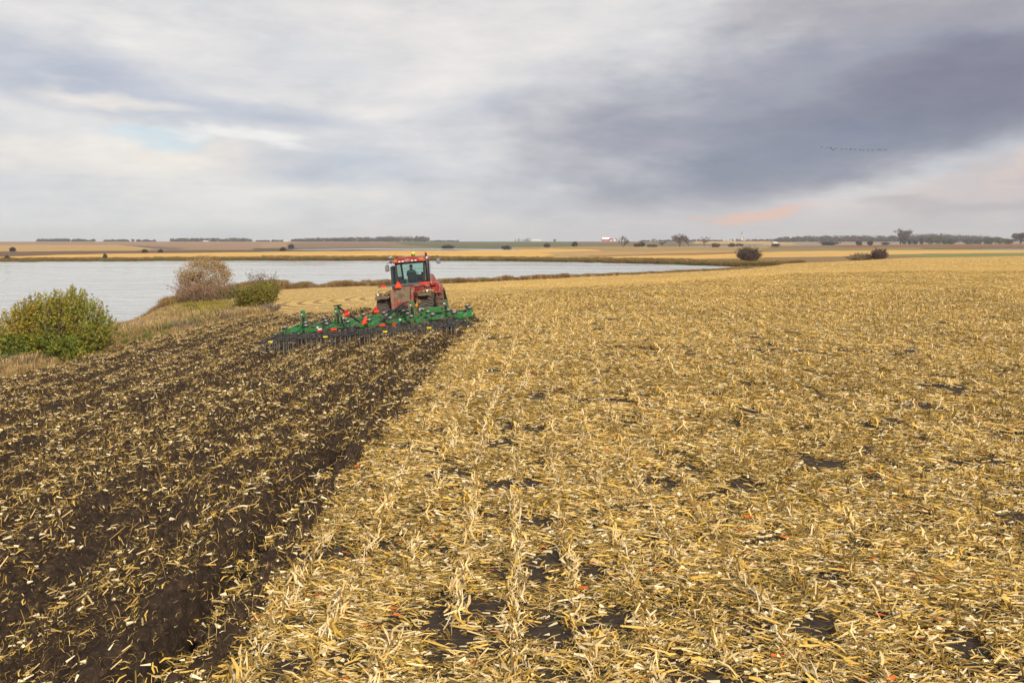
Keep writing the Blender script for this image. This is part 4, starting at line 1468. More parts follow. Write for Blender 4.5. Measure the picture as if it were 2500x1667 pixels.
def shore_trees():
    rng = np.random.default_rng(41)
    # round orange-brown tree
    Y = 84.0
    b = at(500, Y)
    H = HC - (628 - HOR) * Y / F - b.z
    segs, tips = grow(rng, (0, 0, 0), H * .98, .95, 5, (6, 5, 5, 4), .24, .62, 1, .2, .16, .66)
    segs = [s for s in segs]
    c = np.array([t[0] for t in tips])
    # ellipsoid envelope: pull wild tips inside
    env = (c - [0, 0, H * .60]) / [2.7, 2.6, H * .42]
    ok = np.linalg.norm(env, axis=1) < 1.08
    extra = rng.normal(0, 1, (1700, 3)); extra /= np.linalg.norm(extra, axis=1, keepdims=True)
    extra = extra * rng.uniform(.55, 1.0, (1700, 1)) ** .5 * [2.75, 2.5, H * .38] + [0, 0, H * .60]
    extra = extra[extra[:, 2] > H * (.36 + .1 * np.sin(extra[:, 0] * 2))]
    cc = np.concatenate([c[ok], extra])
    lob = fbm(cc[:, 0] * 1.2 + 4, cc[:, 2] * 1.2, 5, 2) > .43
    cc = cc[lob]
    seg2 = []
    for s in segs:
        q = (s[1] - np.array([0, 0, H * .60])) / np.array([2.8, 2.7, H * .43])
        if np.linalg.norm(q) < 1.1 or s[4] == 0:
            seg2.append(s)
    br = [(0.40, 0.25, 0.10), (0.34, 0.22, 0.10), (0.46, 0.28, 0.10), (0.27, 0.20, 0.10), (0.44, 0.33, 0.17)]
    leaves = leaf_mesh(rng, cc, .085, br, 7, .24)
    make_tree('autumn_tree', 'round orange-brown autumn tree rising from the scrub in front of the lake', 'tree', b, seg2, .02, (0.13, 0.09, 0.07), leaves)

    def shrub(name, label, px, dist, wpx, toppy, bark, cols, leafn, size=.07, seed=0, stems=9, cat='shrub', spread=.9, group=None, twig=.012, low=0.0, shift=0, levels=4, kids=(4, 4, 3)):
        r = np.random.default_rng(500 + seed)
        if dist > 400:
            b = ridge_loc(px, dist / 1000.0); dist = b.y
        else:
            b = at(px, dist)
        H = HC - (toppy - HOR) * dist / F - b.z
        W = wpx * dist / F / 2
        segs, tips = grow(r, (0, 0, 0), H * 1.05, spread, levels, kids, .05 * H / 3, .95, stems, .15, .14, .62)
        allp = np.array([s[1] for s in segs])
        sx = W / max(np.percentile(np.abs(allp[:, 0]), 97), .1); sz = H / max(np.percentile(allp[:, 2], 99), .1)
        sc = np.array([sx, sx, sz])
        segs = [(s[0] * sc, s[1] * sc, s[2], s[3], s[4]) for s in segs]
        lv = None
        if leafn:
            t = np.array([q[0] for q in tips]) * sc
            inner = t * r.uniform(.45, 1.0, (len(t), 1))
            dome = t[r.integers(0, len(t), len(t))] * np.stack([r.uniform(.6, 1.0, len(t)), r.uniform(.6, 1.0, len(t)), r.uniform(.05, .9, len(t))], 1)
            q = r.normal(0, 1, (len(t) * 2, 3)); q /= np.linalg.norm(q, axis=1, keepdims=True)
            q *= (r.uniform(.25, 1.0, (len(q), 1)) ** .5) * (.55 + .75 * fbm(q[:, 0] * 2.1 + seed, q[:, 2] * 2.1, 90 + seed, 2))[:, None]
            q = q * [W, W, H * .52] + [0, 0, H * .47]
            if dist > 150:
                t = t * [.85, .85, .8]; inner = q
            elif seed in (1, 2, 3, 4, 7):
                inner = q; t = t * [.9, .9, .9]
            lv = leaf_mesh(r, np.concatenate([t, inner]), size, cols, leafn, .05 * H)
        return make_tree(name, label, cat, b, segs, twig, bark, lv, group, crown='foliage', split=0)

    shrub('reddish_shrub', 'broad pinkish-brown leafless shrub below the round autumn tree', 510, 80, 150, 684, (0.24, 0.15, 0.11), [(0.30, 0.19, 0.12), (0.34, 0.22, 0.12), (0.27, 0.19, 0.09)], 5, .07, 1, 12)
    shrub('brown_shrub', 'small orange-brown shrub at the left foot of the autumn tree', 458, 84, 50, 702, (0.24, 0.15, 0.09), [(0.38, 0.25, 0.10), (0.32, 0.20, 0.09)], 6, .07, 2, 7)
    shrub('olive_shrub', 'brown-green shrub between the autumn tree and the thin bare one', 575, 80, 92, 696, (0.20, 0.14, 0.09), [(0.22, 0.17, 0.06), (0.28, 0.19, 0.07), (0.16, 0.16, 0.05)], 5, .07, 3, 9)
    shrub('dark_shrub', 'low dark grey-brown shrub at the water line left of the autumn tree', 440, 88, 44, 729, (0.09, 0.07, 0.06), [(0.11, 0.10, 0.06), (0.14, 0.11, 0.07)], 6, .07, 4, 6)
    shrub('yellow_shrub', 'yellow-green low shrub below the pinkish-brown shrub', 520, 72, 110, 736, (0.2, 0.17, 0.06), [(0.30, 0.25, 0.03), (0.25, 0.24, 0.035), (0.36, 0.24, 0.04)], 7, .07, 5, 10)
    shrub('golden_shrub', 'yellow-orange low shrub in the tall grass near the water', 468, 74, 60, 744, (0.2, 0.17, 0.06), [(0.36, 0.24, 0.04), (0.30, 0.25, 0.04)], 6, .07, 6, 8)
    shrub('green_shrub', 'yellow-green leafy shrub at the left corner of the golden stubble', 630, 64, 90, 690, (0.12, 0.10, 0.05), [(0.20, 0.19, 0.03), (0.26, 0.21, 0.035), (0.15, 0.16, 0.03), (0.30, 0.21, 0.045)], 11, .075, 7, 12, spread=.75)
    shrub('bare_shrub', 'thin nearly leafless shrub with curved stems standing above the green one', 636, 72, 72, 666, (0.14, 0.10, 0.075), [(0.17, 0.16, 0.04), (0.26, 0.17, 0.05)], 1, .07, 8, 8, levels=4, kids=(3, 3, 3))
    shrub('mauve_weeds', 'small grey-pink dry weed clump at the corner of tilled soil and stubble', 662, 61, 46, 742, (0.26, 0.19, 0.15), [(0.30, 0.22, 0.17), (0.26, 0.2, 0.13)], 5, .05, 9, 10, cat='weed clump')

    # shrubs and trees beyond the lake: px, distance, width, top row, seed
    pb = (0.085, 0.062, 0.058)
    shrub('round_bush', 'round dark reddish-brown leafless bush on the far bank beyond the lake tip', 1829, 262, 52, 606, pb, [(0.16, 0.09, 0.05), (0.13, 0.08, 0.05), (0.17, 0.12, 0.05)], 3, .2, 20, 22, 'bush', 1.1, twig=.045)
    shrub('leaning_bush', 'dark purple-brown bush leaning right at the far edge of the stubble', 2146, 205, 36, 607, (0.12, 0.08, 0.075), [(0.17, 0.11, 0.09), (0.14, 0.09, 0.08)], 3, .15, 21, 16, 'bush', .9, twig=.03)
    shrub('twiggy_bush', 'thin pale twiggy bush just left of the leaning dark bush', 2103, 208, 60, 618, (0.24, 0.18, 0.12), [(0.26, 0.20, 0.12)], 1, .15, 22, 18, 'bush', 1.1, twig=.025)
    far = [
        ('dark_shrub', 'small dark round shrub at the foot of the green hill', 1404, 602000, 12, 590.5),
        ('dark_evergreen', 'small dark bushy tree between the two bare tree clusters', 1567, 602000, 12, 591),
        ('hill_bush', 'lone dark bush on the brown slope above the left end of the pond', 711, 607000, 11, 598),
        ('pond_bush', 'low dark bush beside the left end of the narrow pond', 691, 613000, 10, 606),
        ('wide_bush', 'wide low purple-brown bush above the pond right of the tractor', 1094, 606000, 28, 599.5),
        ('pond_end_bush', 'low purple bush at the right end of the narrow pond', 1236, 609000, 20, 600.5),
        ('reedside_bush', 'small dark bush at the far left on the lake bank', 17, 290, 9, 625),
        ('field_tree', 'small lone dark tree standing in the gold strip beyond the lake, left', 257, 300, 8, 621),
        ('slope_bush', 'tiny tree on the pale slope at the far left', 31, 614000, 7, 606),
        ('ditch_bush', 'dark bush in the ditch line on the left hill', 353, 616500, 7, 612.5),
        ('ditch_bush', 'smaller bush in the ditch line, right of the first one', 392, 616000, 5, 613),
        ('rusty_shrub', 'rust-coloured low shrub between the bare tree and the dark bushy tree', 1556, 602500, 14, 595),
        ('rusty_shrub', 'rust-coloured wide shrub right of the small dark bushy tree', 1592, 603000, 24, 598),
        ('hill_foot_shrub', 'brown shrub at the foot of the green hill, beside the pond end', 1335, 604000, 12, 595.5),
        ('bank_shrub', 'rust-brown bush right of the single bare tree by the second pond', 1747, 603500, 18, 595),
        ('bank_shrub', 'brown bush over the middle of the second pond', 1787, 602500, 14, 595),
        ('bank_shrub', 'low wide brown bush right over the second pond', 1806, 602000, 16, 595.5),
        ('pond_island_bush', 'dark low bush below the white shed on the second pond', 1893, 602000, 18, 595.5),
        ('island_scrub', 'long brown scrub mound in the pond left of the big bare tree', 2024, 599000, 40, 590),
        ('island_scrub', 'small round scrub left of the pond gap before the big bare tree', 2097, 599000, 12, 588.5),
        ('island_scrub', 'pale brown scrub between the pond gaps before the big bare tree', 2124, 599000, 12, 588.5),
        ('bank_scrub', 'low rounded scrub just left of the big bare tree', 2162, 598000, 16, 592),
        ('hilltop_tree', 'tiny dark tree on the ridge right of the grain bins', 1354, 589000, 5, 584.5),
        ('farm_tree', 'small tree on the ridge right of the red barn', 1503, 587500, 6, 583),
    ]
    for i, (nm, lb, px, dist, w, top) in enumerate(far):
        cols = [(0.12, 0.09, 0.07), (0.10, 0.08, 0.06)]
        if 'dark_evergreen' in nm or 'field_tree' in nm or 'dark_shrub' in nm:
            cols = [(0.06, 0.07, 0.035), (0.09, 0.08, 0.04)]
        if 'rusty' in nm or 'rust' in lb:
            cols = [(0.19, 0.10, 0.05), (0.15, 0.09, 0.05)]
        shrub(nm, lb, px, dist, w, top, (0.09, 0.065, 0.055), cols, 5, .0011 * min(dist, 900), 40 + i, 7, 'tree' if 'tree' in nm or 'evergreen' in nm else 'bush', 1.0, twig=.00012 * min(dist, 900), levels=3, kids=(4, 4))

    # bare trees
    def bare(label, px, dist, toppy, wpx, seed, stems=1, cols=None, leafn=0, group=None, up=.75, twig=None, levels=5, r0=None):
        r = np.random.default_rng(700 + seed)
        b = ridge_loc(px, dist); dist = b.y
        H = HC - (toppy - HOR) * dist / F - b.z
        segs, tips = grow(r, (0, 0, 0), H, .8, levels, (5, 4, 4, 3), r0 or .035 * H, up, stems, .3, .15, .64)
        allp = np.array([s[1] for s in segs])
        W = wpx * dist / F / 2
        sx = W / max(np.percentile(np.abs(allp[:, 0]), 98), .1); sz = H / allp[:, 2].max()
        sc = np.array([sx, sx, sz])
        segs = [(s[0] * sc, s[1] * sc, s[2], s[3], s[4]) for s in segs]
        lv = None
        if leafn:
            t = np.array([q[0] for q in tips]) * sc
            lv = leaf_mesh(r, t, .0009 * dist, cols, leafn, .03 * H)
        return make_tree('bare_tree', label, 'tree', b, segs, twig or .00016 * dist, (0.115, 0.085, 0.07), lv, group)

    g = 'bare cottonwoods beyond the lake'
    bare('leafless tree with upright limbs, leftmost of the bare trees on the second bank', 1521, 602.5, 574.5, 26, 1, 3, group=g, levels=4)
    bare('widest leafless tree in the middle bare cluster', 1658, 602.5, 570, 36, 2, 2, group=g)
    bare('leafless tree leaning on the right side of the widest bare tree', 1683, 602.2, 575, 28, 3, 2, group=g, levels=4)
    bare('single slim leafless tree beside the start of the second pond', 1722, 604, 577.5, 22, 4, 1, group=g, levels=4)
    bare('small crooked leafless tree left of the middle bare cluster', 1620, 601.5, 588, 20, 5, 2, group=g, levels=4)
    bare('tall spreading bare tree in front of the dark treeline', 2197, 597.5, 558.5, 40, 6, 2, [(0.16, 0.11, 0.08), (0.14, 0.10, 0.08)], 2, group=g, r0=.9)
    bare('large bare crowned tree at the right edge of the picture', 2490, 595.5, 569, 44, 7, 3, [(0.15, 0.10, 0.08)], 3, group=g)
    mids = [(2207, 580, 12, 0), (2222, 582, 12, 0), (2235, 584, 12, 0), (2250, 579, 12, 0), (2270, 577, 28, 1), (2290, 574.5, 26, 1), (2308, 582, 22, 1), (2322, 583, 20, 0), (2366, 583, 30, 1), (2385, 584, 26, 0), (2415, 579, 26, 2), (2440, 577.5, 28, 1), (2462, 583, 22, 0)]
    words = ['narrow brown', 'small dull', 'slim dark', 'taller thin', 'rounded olive', 'domed olive-green', 'low brown-green', 'low purple-brown', 'wide green-brown', 'low grey-brown', 'tall dull green', 'round yellow-brown', 'dark low']
    place = ['directly right of the big bare tree', 'second right of the big bare tree', 'third right of the big bare tree', 'left of the domed olive trees', 'left of the domed olive-green tree', 'in the middle of the right-hand tree row',
             'right of the domed tree', 'at the end of the first tree row', 'at the start of the last tree row', 'right of the wide green-brown tree', 'left of the round yellow-brown tree', 'near the right edge tree', 'beside the right edge tree']
    pal = [[(0.12, 0.085, 0.065), (0.10, 0.08, 0.06)], [(0.115, 0.12, 0.055), (0.14, 0.12, 0.06)], [(0.09, 0.10, 0.05), (0.13, 0.12, 0.06)]]
    for i, (px, top, w, k) in enumerate(mids):
        shrub('bank_tree', '%s tree on the far bank, %s' % (words[i], place[i]), px, 596300 + 60 * i, w, top, (0.09, 0.07, 0.06), pal[k], 5, .75, 90 + i, 5, 'tree', .8, 'trees along the far right bank', .1, levels=3, kids=(4, 4))


shore_trees()


def treeline(name, label, p0, p1, dist, h0, h1, seed, purple=.5, base_py=None, dens=1.0, prof=None):
    """a far wood read as one mass: many small crowns of loose faces on short trunks"""
    rng = np.random.default_rng(800 + seed)
    n = int((p1 - p0) / 1.9 * dens)
    pxs = rng.uniform(p0, p1, n)
    cs, cols = [], []
    segs = []
    for p in pxs:
        d = dist * rng.uniform(.985, 1.05)
        b = at(p, d)
        z0 = b.z if base_py is None else max(b.z, HC - (base_py - HOR) * d / F)
        q = (p - p0) / (p1 - p0)
        hh = rng.uniform(h0 * .55, h1 * 1.15) * (1 if prof is None else np.interp(q, *prof)) * dist / F
        w = hh * rng.uniform(.5, .9)
        m = int(rng.integers(26, 44))
        a = rng.normal(0, 1, (m, 3)); a /= np.linalg.norm(a, axis=1, keepdims=True)
        a *= rng.uniform(.3, 1, (m, 1)) ** .5
        cs.append(a * [w, w, hh * .5] + [b.x, b.y, z0 + hh * .5])
        c = np.array([(0.085, 0.065, 0.06), (0.10, 0.07, 0.055), (0.065, 0.06, 0.05), (0.12, 0.085, 0.06)][rng.integers(0, 4)])
        cols.append(np.tile(c, (m, 1)))
        segs.append((np.array([b.x, b.y, z0 - 2.0]), np.array([b.x, b.y, z0 + hh * .6]), .3, .15, 0))
    c = np.concatenate(cs)
    V, Fc, cl = leaf_mesh(rng, c, .0011 * dist, np.concatenate(cols), 1, .1)
    V2, F2 = seg_mesh(segs, .1)
    V = np.concatenate([V, V2]); 
    cl = np.concatenate([cl, np.tile((0.09, 0.07, 0.06), (len(F2), 1))]); Fc = np.concatenate([Fc, F2 + len(V) - len(V2)])
    ob = mesh_np(name, V, Fc, [M['leaf']], attrs=cattr(cl))
    kind(ob, 'stuff', label)


treeline('far_wood', 'dark low treeline on the left horizon', 90, 229, 2060, 3, 7, 1, dens=1.3)
treeline('far_wood', 'thin low treeline left of the larger left wood', 254, 325, 2060, 2.5, 5, 2, dens=1.2)
treeline('far_wood', 'small wood patch between the left treelines', 332, 380, 2060, 2, 5, 3, dens=1.2)
treeline('far_wood', 'darker larger wood on the left horizon with a white shed before it', 415, 612, 2060, 4, 8.5, 4, dens=1.5)
treeline('far_wood', 'faint wood left of the long grey-purple wood', 626, 705, 2080, 1.5, 3.5, 5)
treeline('far_wood', 'long grey-purple wood behind the tractor, taller towards its right end', 712, 1045, 2040, 6, 10, 6, dens=1.6, prof=([0, .15, .45, .7, 1], [.6, .9, 1.0, 1.35, 1.3]))
treeline('far_wood', 'low faint wood behind the green hill', 1050, 1120, 2080, 1.5, 3, 7)
treeline('far_wood', 'low faint trees on the ridge around the grain elevator', 1560, 1900, 2350, 2, 4.5, 8, dens=1.1)
treeline('far_wood', 'long dark wooded ridge on the right horizon', 1892, 2240, 1900, 9, 15, 9, dens=2.2, prof=([0, .1, .5, 1], [.6, .85, 1.05, 1.0]))
treeline('far_wood', 'taller right end of the wooded ridge behind the bank trees', 2225, 2440, 1850, 12, 18, 10, dens=2.2, prof=([0, .3, .6, 1], [1.0, 1.15, 1.0, .6]))
treeline('far_wood', 'faint end of the wooded ridge at the right border', 2430, 2640, 2000, 4, 7, 11, dens=1.5)

# ------------------------------------------------------------------ farm buildings on the horizon
M['zinc'] = mat('galvanised_zinc', (0.30, 0.35, 0.40), .45, metal=.3, vary=.12)
M['zinc2'] = mat('pale_green_zinc', (0.42, 0.48, 0.47), .5, metal=.2, vary=.1)
M['roofw'] = mat('white_metal_roof', (0.80, 0.80, 0.80), .5)
M['barnred'] = mat('barn_red_boards', (0.42, 0.03, 0.035), .7, vary=.15)
M['cream'] = mat('cream_siding', (0.68, 0.62, 0.42), .7)
M['concrete'] = mat('pale_concrete', (0.50, 0.49, 0.46), .8, vary=.1)
M['dark'] = mat('dark_opening', (0.03, 0.03, 0.035), .6)


def bin_(label, px, dist, wpx, hpx, m, grp='grain bins on the horizon'):
    b = ridge_loc(px, 589.5, dist); s = dist / F
    r, h = wpx * s / 2, hpx * s
    e = empty('grain_bin', b); tag(e, label, 'grain bin', grp)
    mb = MB()
    for k in range(5):
        z0, z1 = h * .72 * k / 5, h * .72 * (k + 1) / 5
        mb.lathe([(r, z0), (r * 1.012, (z0 + z1) / 2), (r, z1)], m, n=20)
    mb.build('wall', e, True)
    MB().lathe([(r * 1.04, h * .72), (r * .25, h * .96), (r * .2, h)], m, n=20).build('roof', e)
    MB().box((0, -r - .05, h * .15), (r * .35, .12, h * .28), M['dark']).build('door', e)
    MB().bar((r * .8, -r * .72, 0), (r * .8, -r * .72, h * .7), .35, .15, M['grey']).build('ladder', e)


bin_('leftmost pale green grain bin of the ridge group', 1259.5, 1950, 6, 8.5, M['zinc2'])
bin_('slim pale grain bin with a tall leg, second of the group', 1267, 1950, 5, 9, M['zinc'])
bin_('small low white grain bin, middle of the group', 1274.5, 1950, 6, 6.5, M['zinc2'])
bin_('grey grain bin left of the widest one', 1281.5, 1950, 6, 7, M['zinc'])
bin_('widest and tallest grey grain bin, rightmost of the group', 1290, 1930, 10, 10, M['zinc'])


def barn(name, label, px0, px1, dist, hwall, hroof, wall, roof, depth=14, door=True, cat='barn', foot=588.5):
    s = dist / F
    b = ridge_loc((px0 + px1) / 2, foot, dist if foot < 591 else None); s = b.y / F; depth = min(depth, depth * b.y / 1500 + 2)
    L = (px1 - px0) * s; h1 = hwall * s + .3; h2 = h1 + hroof * s
    e = empty(name, b); tag(e, label, cat)
    MB().box((0, 0, h1 / 2), (L, depth, h1), wall).prism([(-depth / 2, h1), (depth / 2, h1), (0, h2 - .15)], wall, 'X', -L / 2 + .1, L / 2 - .1).build('wall', e)
    r = MB()
    for sg in (-1, 1):
        r.bar((0, sg * (depth / 4 + .2), (h1 + h2) / 2 + .1), (0.001, sg * (depth / 4 + .2), (h1 + h2) / 2 + .1), .1, .1, roof)
        r._add([(-L / 2 - .5, sg * (depth / 2 + .7), h1 - .2), (L / 2 + .5, sg * (depth / 2 + .7), h1 - .2), (L / 2 + .5, 0, h2 + .15), (-L / 2 - .5, 0, h2 + .15),
                (-L / 2 - .5, sg * (depth / 2 + .7), h1 - .4), (L / 2 + .5, sg * (depth / 2 + .7), h1 - .4), (L / 2 + .5, 0, h2 - .1), (-L / 2 - .5, 0, h2 - .1)],
               [(0, 1, 2, 3), (4, 7, 6, 5), (0, 4, 5, 1), (1, 5, 6, 2), (2, 6, 7, 3), (3, 7, 4, 0)], roof)
    r.build('roof', e)
    if door:
        MB().box((L * .2, -depth / 2 - .06, h1 * .38), (L * .16, .12, h1 * .75), M['white']).build('door', e)
        for t in (-.3, -.1):
            MB().box((L * t, -depth / 2 - .05, h1 * .6), (L * .05, .1, h1 * .3), M['dark']).build('window', e)
    return e


def red_barn():
    dist = 1900; s = dist / F
    b = ridge_loc(1484, 588.5, dist)
    e = empty('red_barn', b); tag(e, 'red barn with a long white roof on the green ridge', 'barn')
    x0, x1, xg = -14 * s, 12 * s, 1 * s
    h1, h2 = 4.0 * s + .4, 9.2 * s
    D = 14
    MB().box(((x0 + x1) / 2, 0, h1 / 2), (x1 - x0, D, h1), M['barnred']).build('wall', e)
    # gable facing the viewer on the right end, long roof slope to its left
    MB().prism([(xg, h1), (x1, h1), ((xg + x1) / 2, h2 * .86)], M['barnred'], 'Y', -D / 2 - 1.5, D / 2).build('gable', e)
    rf = MB()
    def slab(a, b_, c, d, t=.3):
        lo = [(p[0], p[1], p[2] - t) for p in (a, b_, c, d)]
        rf._add([a, b_, c, d] + lo, [(0, 1, 2, 3), (7, 6, 5, 4), (0, 4, 5, 1), (1, 5, 6, 2), (2, 6, 7, 3), (3, 7, 4, 0)], M['roofw'])
    slab((x0 - .6, -D / 2 - .6, h1 + .1), (xg, -D / 2 - .6, h1 + .1), (xg + 4, 0, h2), (x0 - .6, 0, h2))
    slab((x0 - .6, D / 2 + .6, h1), (x0 - .6, 0, h2), (x1, 0, h2 * .9), (x1, D / 2 + .6, h1))
    gx = (xg + x1) / 2
    slab((xg - .8, -D / 2 - 2, h1), (gx, -D / 2 - 2, h2 * .9), (gx, D / 2, h2 * .9), (xg - .8, D / 2, h1))
    slab((x1 + .8, -D / 2 - 2, h1), (x1 + .8, D / 2, h1), (gx, D / 2, h2 * .9), (gx, -D / 2 - 2, h2 * .9))
    rf.build('roof', e)
    MB().box((gx, -D / 2 - 1.6, h1 * .42), (3.4, .2, h1 * .8), M['white']).build('door', e)


red_barn()
barn('machine_shed', 'small cream shed beside the red barn, on its right', 1495, 1504, 1900, 2.6, 1.2, M['cream'], M['roofw'], 9, False, 'shed')
barn('long_shed', 'long low cream shed on the ridge right of the grain bins', 1299, 1320, 1950, 1.8, 1.0, M['cream'], M['roofw'], 10, True, 'shed')
barn('white_shed', 'small white shed on the pond edge below the wooded ridge', 1889, 1897, 790, 4.2, 1.6, M['white'], M['roofw'], 3.5, False, 'shed', 597.5)
barn('farm_house', 'small brown house among trees on the middle ridge', 1592, 1601, 1900, 3.0, 1.8, M['mud'], M['grey'], 9, True, 'house')
barn('low_barn', 'low white-roofed barn in front of the left horizon wood', 497, 508, 1980, 1.0, .9, M['cream'], M['roofw'], 9, False, 'barn', 590.5)
barn('pale_shed', 'pale shed between the left woods', 693, 706, 1990, 1.4, .8, M['cream'], M['roofw'], 9, False, 'shed', 590.5)


def elevator():
    dist = 2300; s = dist / F
    b = ridge_loc(1811, 586.5, dist)
    e = empty('grain_elevator', b); tag(e, 'tall pale grain elevator tower with a thin head leg on the right-centre horizon', 'grain elevator')
    H = 12.5 * s; w = 4.6 * s
    MB().box((0, 0, H * .5), (w, w, H), M['concrete']).build('tower', e)
    MB().prism([(-w * .56, H), (w * .56, H), (w * .3, H * 1.12), (-w * .3, H * 1.12)], M['zinc'], 'Y', -w * .5, w * .5).build('head_house', e)
    leg = MB()
    for sx in (-1, 1):
        leg.bar((sx * w * .13, 0, H * 1.1), (sx * w * .10, 0, H * 1.62), .7, .7, M['grey'])
    leg.box((0, 0, H * 1.62), (w * .42, w * .3, 2.2), M['grey'])
    leg.build('head_leg', e)
    MB().bar((w * .1, -w * .3, H * 1.5), (w * .9, -w * .4, H * .3), .8, .8, M['grey']).build('spout', e)
    MB().box((w * 1.5, 0, H * .16), (w * 2.0, w, H * .32), M['zinc']).build('annex', e)
    for k in range(3):
        MB().box((0, -w * .51, H * (.25 + .22 * k)), (w * .2, .3, H * .07), M['dark']).build('window', e)


elevator()
for i, (px, w, h, lb) in enumerate([(1768, 7, 4.6, 'leftmost low white silo left of the grain elevator'), (1776, 7, 5.2, 'second low white silo left of the grain elevator'), (1784, 7, 5.0, 'third low white silo left of the grain elevator'),
                                    (1793, 6, 5.6, 'white silo nearest the grain elevator, on its left')]):
    bin_(lb, px, 2290, w, h, M['concrete'], 'silos beside the elevator')

# ------------------------------------------------------------------ geese
def geese():
    pos = [(2006, 360.5), (2019.5, 362), (2028.5, 361.5), (2029, 364.5), (2034, 366.5), (2041, 363.5), (2054.5, 364.7), (2065.5, 364.4), (2076.8, 365.4), (2087, 365.8), (2100, 366.8), (2107.5, 367.6), (2119, 368), (2130, 367.6), (2144.5, 366.9), (2150.5, 367.2), (2161.5, 366.5)]
    m = mat('dark_goose_plumage', (0.02, 0.018, 0.018), .9)
    proto = None
    ords = ['first', 'second', 'third', 'fourth', 'fifth', 'sixth', 'seventh', 'eighth', 'ninth', 'tenth', 'eleventh', 'twelfth', 'thirteenth', 'fourteenth', 'fifteenth', 'sixteenth', 'last']
    rng = random.Random(4)
    body = [(0.0, -.48), (.05, -.42), (.12, -.2), (.13, .0), (.09, .2), (.045, .32), (.035, .5), (.045, .56), (.02, .64), (0.0, .68)]
    for i, (px, py) in enumerate(pos):
        d = 480.0 + 3 * i
        loc = ((px - 1250) * d / F, d, HC - (py - HOR) * d / F)
        if proto is None:
            e = empty('goose', loc)
            mb = MB().lathe([(max(r, .004), z) for r, z in body], m, n=8, axis='X')
            mb.build('body', e, True)
            for sg in (-1, 1):
                w = MB()
                prof = [(0, .28, .0), (.40, .26, .20), (.92, .14, .14)]
                vs = []
                for sp, ch, up in prof:
                    for a in (-1, 1):
                        for t in (-.015, .015):
                            vs.append((a * ch, sg * sp, up + t + .05))
                fs = []
                for k in range(2):
                    o = k * 4; fs += [(o, o + 2, o + 6, o + 4), (o + 1, o + 5, o + 7, o + 3), (o, o + 4, o + 5, o + 1), (o + 2, o + 3, o + 7, o + 6)]
                fs += [(8, 10, 11, 9)]
                w._add(vs, fs, m); w.build('wing', e)
            proto = e
        else:
            e = copy_tree(proto); e.location = loc
        sc = rng.uniform(1.0, 1.25)
        e.scale = (sc, sc, sc)
        e.rotation_euler = (rng.uniform(-.4, .4), rng.uniform(-.3, .3), R(200 + rng.uniform(-14, 14)))
        tag(e, '%s dark goose from the left in the line flying before the slate cloud' % ords[i], 'goose', 'geese flying in a loose line')


geese()
#@@MACHINES@@
# ------------------------------------------------------------------ tractor
def place_on_slope(px, dist, roll_deg, yaw_deg, dz=0.0):
    b = at(px, dist, dz)
    return b, Euler((R(1.2), R(-roll_deg), R(-yaw_deg)), 'XYZ')


def rot_curve(poly, n):
    return poly


